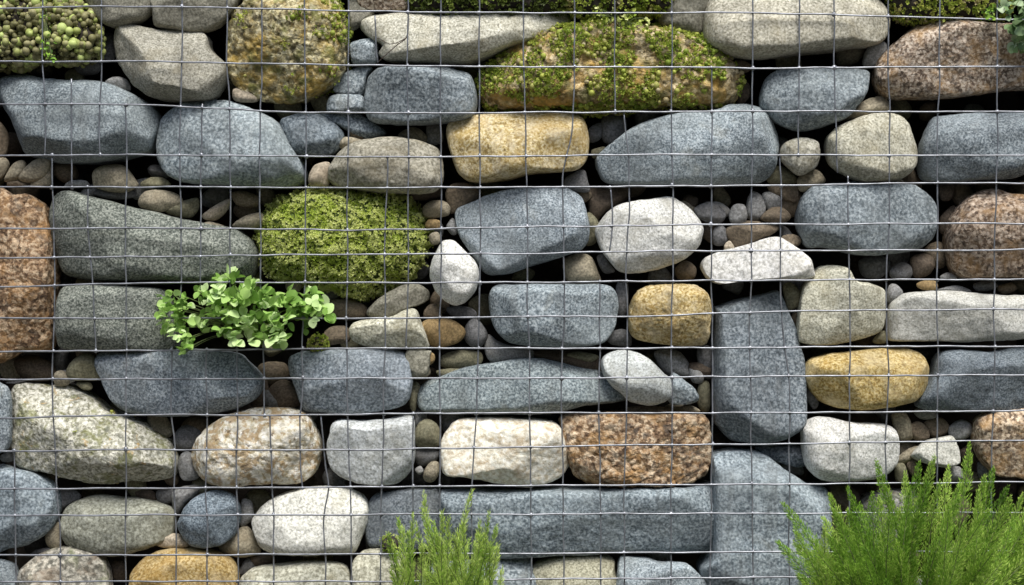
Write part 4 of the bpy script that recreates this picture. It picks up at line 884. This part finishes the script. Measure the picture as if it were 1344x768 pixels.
# twig caught on the long pale flat stone
tw = MB()
for s, r in (("536,22 534,48 520,60 500,78 494,84", .0013), ("535,48 526,54 512,58 502,53 490,48", .0009)):
    q = spline([tuple(map(float, t.split(','))) for t in s.split()], 4)
    tw.add(*tube(np.array([w3(a, b, .004 + .004 * math.sin(k * .4)) for k, (a, b) in enumerate(q)]), np.linspace(r, r * .6, len(q)), 6))
tag(tw.build('twig', M['bark']), "thin dark forked twig caught across the left end of the long pale flat stone", 'twig')

# ------------------------------------------------------------------ moss and plants
def norm(v): return v / (np.linalg.norm(v) + 1e-12)

def nrm_(a): return a / (np.linalg.norm(a, axis=-1, keepdims=True) + 1e-12)

def rosettes(mb, P, Nn, size, rg, tint, leaves=5, spread=.75):
    """many small leaf rosettes at once"""
    m = len(P)
    n = nrm_(Nn + rg.normal(0, .25, (m, 3)))
    a = nrm_(np.cross(n, rg.normal(size=(m, 3)))); b = np.cross(n, a)
    ph = rg.uniform(0, 6.28, m)
    Vs = []
    for k in range(leaves):
        th = (ph + 2 * math.pi * k / leaves + rg.uniform(-.3, .3, m))[:, None]
        d = np.cos(th) * a + np.sin(th) * b
        sd = np.cross(n, d)
        L = (size * rg.uniform(.7, 1.2, m))[:, None]
        d2 = nrm_(d * spread + n * rg.uniform(.3, 1.0, m)[:, None])
        Vs.append(np.stack([P - n * size[:, None] * .4, P + d2 * L * .55 + sd * L * .30, P + d2 * L + n * L * .05, P + d2 * L * .55 - sd * L * .30], 1))
    V = np.stack(Vs, 1).reshape(-1, 3)
    t = np.clip(np.repeat(tint, leaves * 4) + rg.normal(0, .07, len(V)), 0, 1)
    f = np.arange(len(V)).reshape(-1, 4).tolist()
    mb.add(V, f, t)

def surf_samples(o, n, rg, front_only=True):
    me = o.data
    V = np.empty(len(me.vertices) * 3, dtype=np.float32); me.vertices.foreach_get('co', V); V = V.reshape(-1, 3)
    cen = np.empty(len(me.polygons) * 3, dtype=np.float32); me.polygons.foreach_get('center', cen); cen = cen.reshape(-1, 3)
    nn = np.empty(len(me.polygons) * 3, dtype=np.float32); me.polygons.foreach_get('normal', nn); nn = nn.reshape(-1, 3)
    ar = np.empty(len(me.polygons), dtype=np.float32); me.polygons.foreach_get('area', ar)
    w = ar * ((nn[:, 1] < .25) if front_only else 1)
    k = rg.choice(len(ar), n, p=w / w.sum())
    return cen[k] + rg.normal(0, .002, (n, 3)), nn[k]

# bright moss cushion (a stone wholly under moss)
rg = np.random.default_rng(21)
cush = stone('moss_cushion', EXTRA[0], 'LB', front=.03, T=.10, p=2.3, q=2.0, facets=0, lump=1.0, seed=71, tint=(.35, .45, .2), coarse=.006)
cush.data.materials.clear(); cush.data.materials.append(simple_mat('moss_bed', (.05, .075, .012), .9, 0, 120, .5, .003))
tag(cush, "bright yellow-green moss cushion bulging behind the wire, above the leafy plant", 'moss')
mb = MB()
Pn, Nn = surf_samples(cush, 17000, rg)
cl = fbm(Pn, 42, 2, .5, 3.3)
big = fbm(Pn, 11, 2, .5, 8.1)
rosettes(mb, Pn + Nn * (.001 + .022 * np.maximum(0, cl + .1))[:, None], Nn, rg.uniform(.0025, .0044, len(Pn)), rg, .88 + .7 * cl + .3 * big + rg.normal(0, .12, len(Pn)), 6)
mb.build('moss_tuft', M['moss'], cush)

# moss growing on the arched boulder and on the ochre lichen boulder
def grow(nick, count, mat, size, th, seed, bias=None, freq=22):
    o = built[nick]
    rg = np.random.default_rng(seed)
    P_, N_ = surf_samples(o, count, rg)
    m1 = fbm(P_, freq, 3, .6, seed * 1.7)
    hue = fbm(P_, 14, 2, .5, seed * 2.9)
    mb = MB()
    keep = (m1 + (np.array([bias(P) for P in P_]) if bias is not None else 0)) >= th
    P_, N_, m1, hue = P_[keep], N_[keep], m1[keep], hue[keep]
    bead = rg.random(len(P_)) < .10
    for P, n, h in zip(P_[bead], N_[bead], hue[bead]):
        r = rg.uniform(.003, .0065)
        V, f = uvball(P + n * .002, np.array([r, r, r]) * rg.uniform(.8, 1.2, 3), 6, 5)
        mb.add(V, f, np.clip(.6 + .5 * h + rg.normal(0, .15), 0, 1))
    q = ~bead
    rosettes(mb, P_[q] + N_[q] * (.001 + .012 * np.maximum(0, m1[q] - th))[:, None], N_[q], rg.uniform(size[0], size[1], q.sum()), rg, .40 + .55 * hue[q] + .3 * m1[q] + rg.normal(0, .13, q.sum()), 5)
    return mb.build('moss', M[mat], o)
grow('the mossy boulder', 15000, 'moss_dry', (.0028, .0052), -.07, 31, freq=16)
grow('the ochre lichen boulder', 5200, 'moss_dry', (.0025, .0048), .24, 32, bias=lambda P: 2.2 * P[0] + 1.6 * P[2] - .05)
grow('the lichen-spotted white boulder', 2200, 'moss_dry', (.0025, .0045), .55, 33)

def patch(name, poly, y, mat, label, cat, count, size, seed, base='earth', thick=.05, beads=0.0, group=None, tb=.5):
    """a low mound of soil and moss filling a gap of the wall"""
    rg = np.random.default_rng(seed)
    o = stone(name, poly, 'LB', front=y, T=thick, p=2.6, facets=0, lump=1.3, seed=seed, tint=(.4, .4, .3), coarse=.004, na=72, nf=18)
    o.data.materials.clear(); o.data.materials.append(M[base])
    tag(o, label, cat, group)
    P_, N_ = surf_samples(o, count, rg)
    c_ = fbm(P_, 24, 2, .5, seed)
    mb = MB()
    bead = rg.random(len(P_)) < beads
    for P, n, c in zip(P_[bead], N_[bead], c_[bead]):
        r = rg.uniform(.0028, .0085) * (1 + .4 * c)
        V, f = uvball(P + n * r * .6, np.array([r, r, r]) * rg.uniform(.8, 1.2, 3))
        mb.add(V, f, np.clip(.45 + .8 * c + rg.normal(0, .27), 0, 1))
    q = ~bead
    if q.any():
        rosettes(mb, P_[q] + N_[q] * .003, N_[q], rg.uniform(size[0], size[1], q.sum()), rg, tb + .6 * c_[q] + rg.normal(0, .15, q.sum()), 5)
    mb.build('foliage', M[mat], o)
    return o

patch('sedum_plant', pts_of('F', "-25,-20 20,-12 70,2 110,10 126,30 131,55 120,74 60,80 -25,82"), .015, 'sedum', "plump beady sedum with olive and brown leaves in the top left corner", 'sedum', 1900, (.003, .006), 41, beads=.72)
patch('moss_patch', pts_of('F', "-25,-40 60,-36 108,-20 104,8 60,12 -25,10"), .02, 'moss_dry', "yellow-green moss on the top edge above the beady sedum", 'moss', 900, (.004, .008), 42)
patch('moss_patch', pts_of('F', "536,-30 640,-34 748,-28 748,10 700,18 610,18 545,16"), .03, 'dark_leaf', "dark leafy moss on the top edge above the long pale flat stone", 'moss', 1500, (.005, .010), 43, tb=.42)
patch('moss_patch', pts_of('F', "742,-30 820,-34 880,-28 880,8 850,18 800,20 748,18"), .03, 'moss_dry', "yellow-green leafy moss on the top edge above the mossy boulder", 'moss', 900, (.004, .009), 44, tb=.45)
patch('moss_patch', pts_of('F', "1166,-34 1240,-38 1320,-34 1318,16 1280,26 1220,27 1175,24"), .03, 'moss_dry', "olive brown moss on the top edge above the long brown boulder", 'moss', 1400, (.004, .008), 45, tb=.55)
patch('moss_patch', pts_of('B2', "235,612 255,598 282,604 288,625 272,642 240,646 228,630"), .05, 'moss_dry', "small dull moss patch at the right foot of the leafy plant", 'moss', 300, (.0025, .0045), 46, thick=.02)
patch('moss_patch', pts_of('F', "502,709 514,704 524,713 517,722 505,720"), .014, 'moss', "tiny yellow-green moss tuft on the pale cobble by the feathery tuft", 'moss', 150, (.002, .0035), 47, thick=.02)

def leaf_shape(P, d, n, L, wd, rg, cup=.15, seg=5):
    """an oval leaf from P along d with surface normal n"""
    d = norm(d); n = norm(n - d * (n @ d)); s = np.cross(d, n)
    V = []; f = []
    for k in range(seg + 1):
        t = k / seg
        w = wd * math.sin(math.pi * min(.97, .06 + .9 * t)) ** .75 * (1 if k else .25)
        c = P + d * L * t - n * L * cup * (t ** 2) * 1.2
        V += [c - s * w + n * w * .28, c.copy(), c + s * w + n * w * .28]
    for k in range(seg):
        a = 3 * k
        f += [(a, a + 1, a + 4, a + 3), (a + 1, a + 2, a + 5, a + 4)]
    return np.array(V), f

def leafy(name, label, cat, poly, count, base, ysp, lens, ratio, mat, seed, updir=(0, -.5, .6)):
    rg = np.random.default_rng(seed)
    lo, hi = poly.min(0), poly.max(0)
    b = np.array(w3(*base))
    root = tag(empty(name, tuple(b)), label, cat)
    ml, ms = MB(), MB()
    k = 0
    while k < count:
        c = rg.uniform(lo, hi)
        if not inside(poly, c[None])[0]: continue
        k += 1
        y = rg.uniform(*ysp)
        e = np.array(w3(c[0], c[1], y))
        out = norm(e - b + np.array([0, -.02, .01]))
        nleaf = rg.integers(2, 5)
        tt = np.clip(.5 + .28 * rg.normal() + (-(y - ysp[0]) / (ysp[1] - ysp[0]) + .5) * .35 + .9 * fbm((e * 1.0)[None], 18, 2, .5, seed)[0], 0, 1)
        for j in range(nleaf):
            d = norm(out * .5 + rg.normal(0, .6, 3) + np.array([0, -.25, .05]))
            n = norm(np.array(updir) + rg.normal(0, .38, 3))
            L = rg.uniform(*lens) * (1 - .25 * (c[0] < lo[0] + .35 * (hi[0] - lo[0])))
            V, f = leaf_shape(e + rg.normal(0, .003, 3), d, n, L, L * rg.uniform(*ratio), rg, rg.uniform(-.05, .3))
            ml.add(V - b, f, np.clip(tt + rg.normal(0, .1), 0, 1))
        if k % 3 == 0:
            q = np.array([b, b * .5 + e * .5 + np.array([0, -.004, .012]), e])
            ms.add(tube(spline(q, .012), .0008, 5)[0] - b, tube(spline(q, .012), .0008, 5)[1])
    ml.build('foliage', M[mat], root)
    ms.build('stem', M['stem'], root)
    return root

leafy('leafy_plant', "bright green round-leaved plant growing out between the greenish slab and blue-grey stones", 'plant',
      pts_of('F', "208,388 235,377 275,376 288,363 303,362 318,372 350,370 372,382 410,384 424,396 428,418 415,428 402,432 388,446 362,450 330,452 312,450 296,442 270,440 254,452 248,468 240,462 238,446 218,436 206,420 214,405"),
      225, (318, 440, .07), (-.055, .035), (.014, .026), (.36, .50), 'leaf', 61)
leafy('ivy_plant', "pale green ivy-like plant hanging into the top right corner", 'plant',
      pts_of('F', "1308,8 1320,0 1360,-6 1368,40 1356,66 1336,64 1322,44 1326,26"), 38, (1362, -16, .05), (-.04, .03), (.014, .026), (.38, .52), 'ivy', 62)
leafy('sprig', "tiny lime-green sprig beside the pale ivy-like plant on the top edge", 'plant', pts_of('F', "1292,12 1304,8 1310,18 1302,25 1293,22"), 10, (1306, 20, .03), (-.01, .02), (.006, .011), (.35, .5), 'needle', 63)
leafy('seedling', "little yellow-green plant with tiny leaves growing on top of the mossy boulder", 'plant', pts_of('F', "790,2 808,-2 824,14 850,24 852,40 828,46 806,40 786,34 776,24"), 46, (815, 40, .05), (-.0, .045), (.005, .009), (.4, .5), 'moss', 64)
leafy('sprout', "tiny green sprout hanging in front of the beady sedum", 'plant', pts_of('F', "52,16 62,14 66,40 64,62 72,78 58,80 54,50"), 24, (58, 14, .02), (-.005, .015), (.005, .009), (.3, .42), 'needle', 65)

def plume(mn, ms, b, tip, rg, needle, width, dens, tone, thin=.085):
    mid = b * .5 + tip * .5 + np.array([rg.normal(0, .012), rg.normal(0, .012), .01])
    q = spline([b, mid, tip], .008)
    ms.add(*tube(q, np.linspace(.0016, .0006, len(q)), 5))
    seg = np.linalg.norm(np.diff(q, axis=0), axis=1); s = np.concatenate([[0], np.cumsum(seg)]); Ltot = s[-1]
    n = int(Ltot * dens)
    V = []; T = []
    for t in np.sort(rg.random(n)):
        u = t * Ltot
        if t < .12: continue
        c = np.array([np.interp(u, s, q[:, k]) for k in range(3)])
        i = min(np.searchsorted(s, u), len(q) - 1)
        ax = norm(q[i] - q[max(i - 1, 0)])
        r = norm(np.cross(ax, rg.normal(size=3)))
        op = rg.uniform(.35, .8)
        d = norm(ax + r * op)
        tap = min(1.0, (1 - t) / .28) ** .6
        # needles sit on short side shoots so the plume has width
        o_ = r * width * rg.random() ** .7 * tap * (.45 + .55 * min(1, t / .4)) + ax * rg.uniform(0, .012)
        L = needle * rg.uniform(.6, 1.15) * (.55 + .45 * tap)
        sd = norm(np.cross(d, rg.normal(size=3))) * needle * thin
        p = c + o_
        V += [p, p + d * L * .45 + sd, p + d * L, p + d * L * .45 - sd]
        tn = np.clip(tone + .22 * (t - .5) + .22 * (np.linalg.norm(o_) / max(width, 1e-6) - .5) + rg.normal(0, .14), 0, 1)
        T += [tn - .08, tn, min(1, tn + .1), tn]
    V = np.array(V)
    f = [(4 * k, 4 * k + 1, 4 * k + 2, 4 * k + 3) for k in range(len(V) // 4)]
    mn.add(V, f, np.clip(T, 0, 1))

def shrub(name, label, cat, base, tips, nrand, box, seed, needle, width, dens, tone=.5, fan=.35, thin=.085):
    rg = np.random.default_rng(seed)
    b0 = np.array([w3(base[0], 0, base[1])[0], base[1], GZ])
    root = tag(empty(name, tuple(b0)), label, cat)
    mn, ms = MB(), MB()
    allt = [(x, y, rg.uniform(-.20, -.05)) for x, y in tips]
    for _ in range(nrand):
        x = rg.uniform(box[0], box[2]); lim = box[1] if callable(box[1]) is False else box[1](x)
        allt.append((x, rg.uniform(lim, box[3]), rg.uniform(-.28, -.05)))
    for (x, y, d) in allt:
        tip = np.array(w3(x, y, d))
        bx = b0[0] + (tip[0] - b0[0]) * fan + rg.normal(0, .02)
        b = np.array([bx, b0[1] + rg.normal(0, .03), GZ + .03])
        plume(mn, ms, b - b0, tip - b0, rg, needle, width * rg.uniform(.75, 1.2), dens, tone + rg.normal(0, .16), thin)
    mn.build('foliage', M['needle'], root)
    ms.build('stem', M['stem'], root)
    return root

c4 = lambda s: [tuple(p) for p in pts_of('C4', s)]
c2 = lambda s: [tuple(p) for p in pts_of('C2', s)]
shrub('evergreen_shrub', "dense feathery bright green evergreen shrub in the bottom right corner", 'shrub', (1195, -.14),
      c4("125,495 165,590 285,465 348,440 320,550 448,348 478,430 560,450 590,355 642,335 695,365 768,290 730,430 850,372 895,440 950,465 1000,480 925,540 1010,430 990,520 1020,560 660,420 800,450 225,620 105,625 430,460 545,390 620,420 820,400"),
      68, (1045, lambda x: 640 + max(0, (1140 - x)) * .55 + max(0, x - 1290) * .1 + 12, 1410, 770), 81, .0098, .0155, 6200, .54, thin=.075)
shrub('feathery_tuft', "slim feathery bright green tuft at the bottom edge, just left of centre", 'plant', (583, -.10),
      c2("605,465 515,550 565,535 640,560 690,545 768,450 830,530 855,575 720,590 480,600 600,520 740,560 790,600 665,610 550,600 810,640 630,640 700,650 860,640 500,640 530,580 668,530 800,560 580,570 760,620"), 42, (512, lambda x: 690 + abs(x - 585) * .35, 660, 775), 82, .015, .0042, 2400, .62, fan=.66, thin=.045)
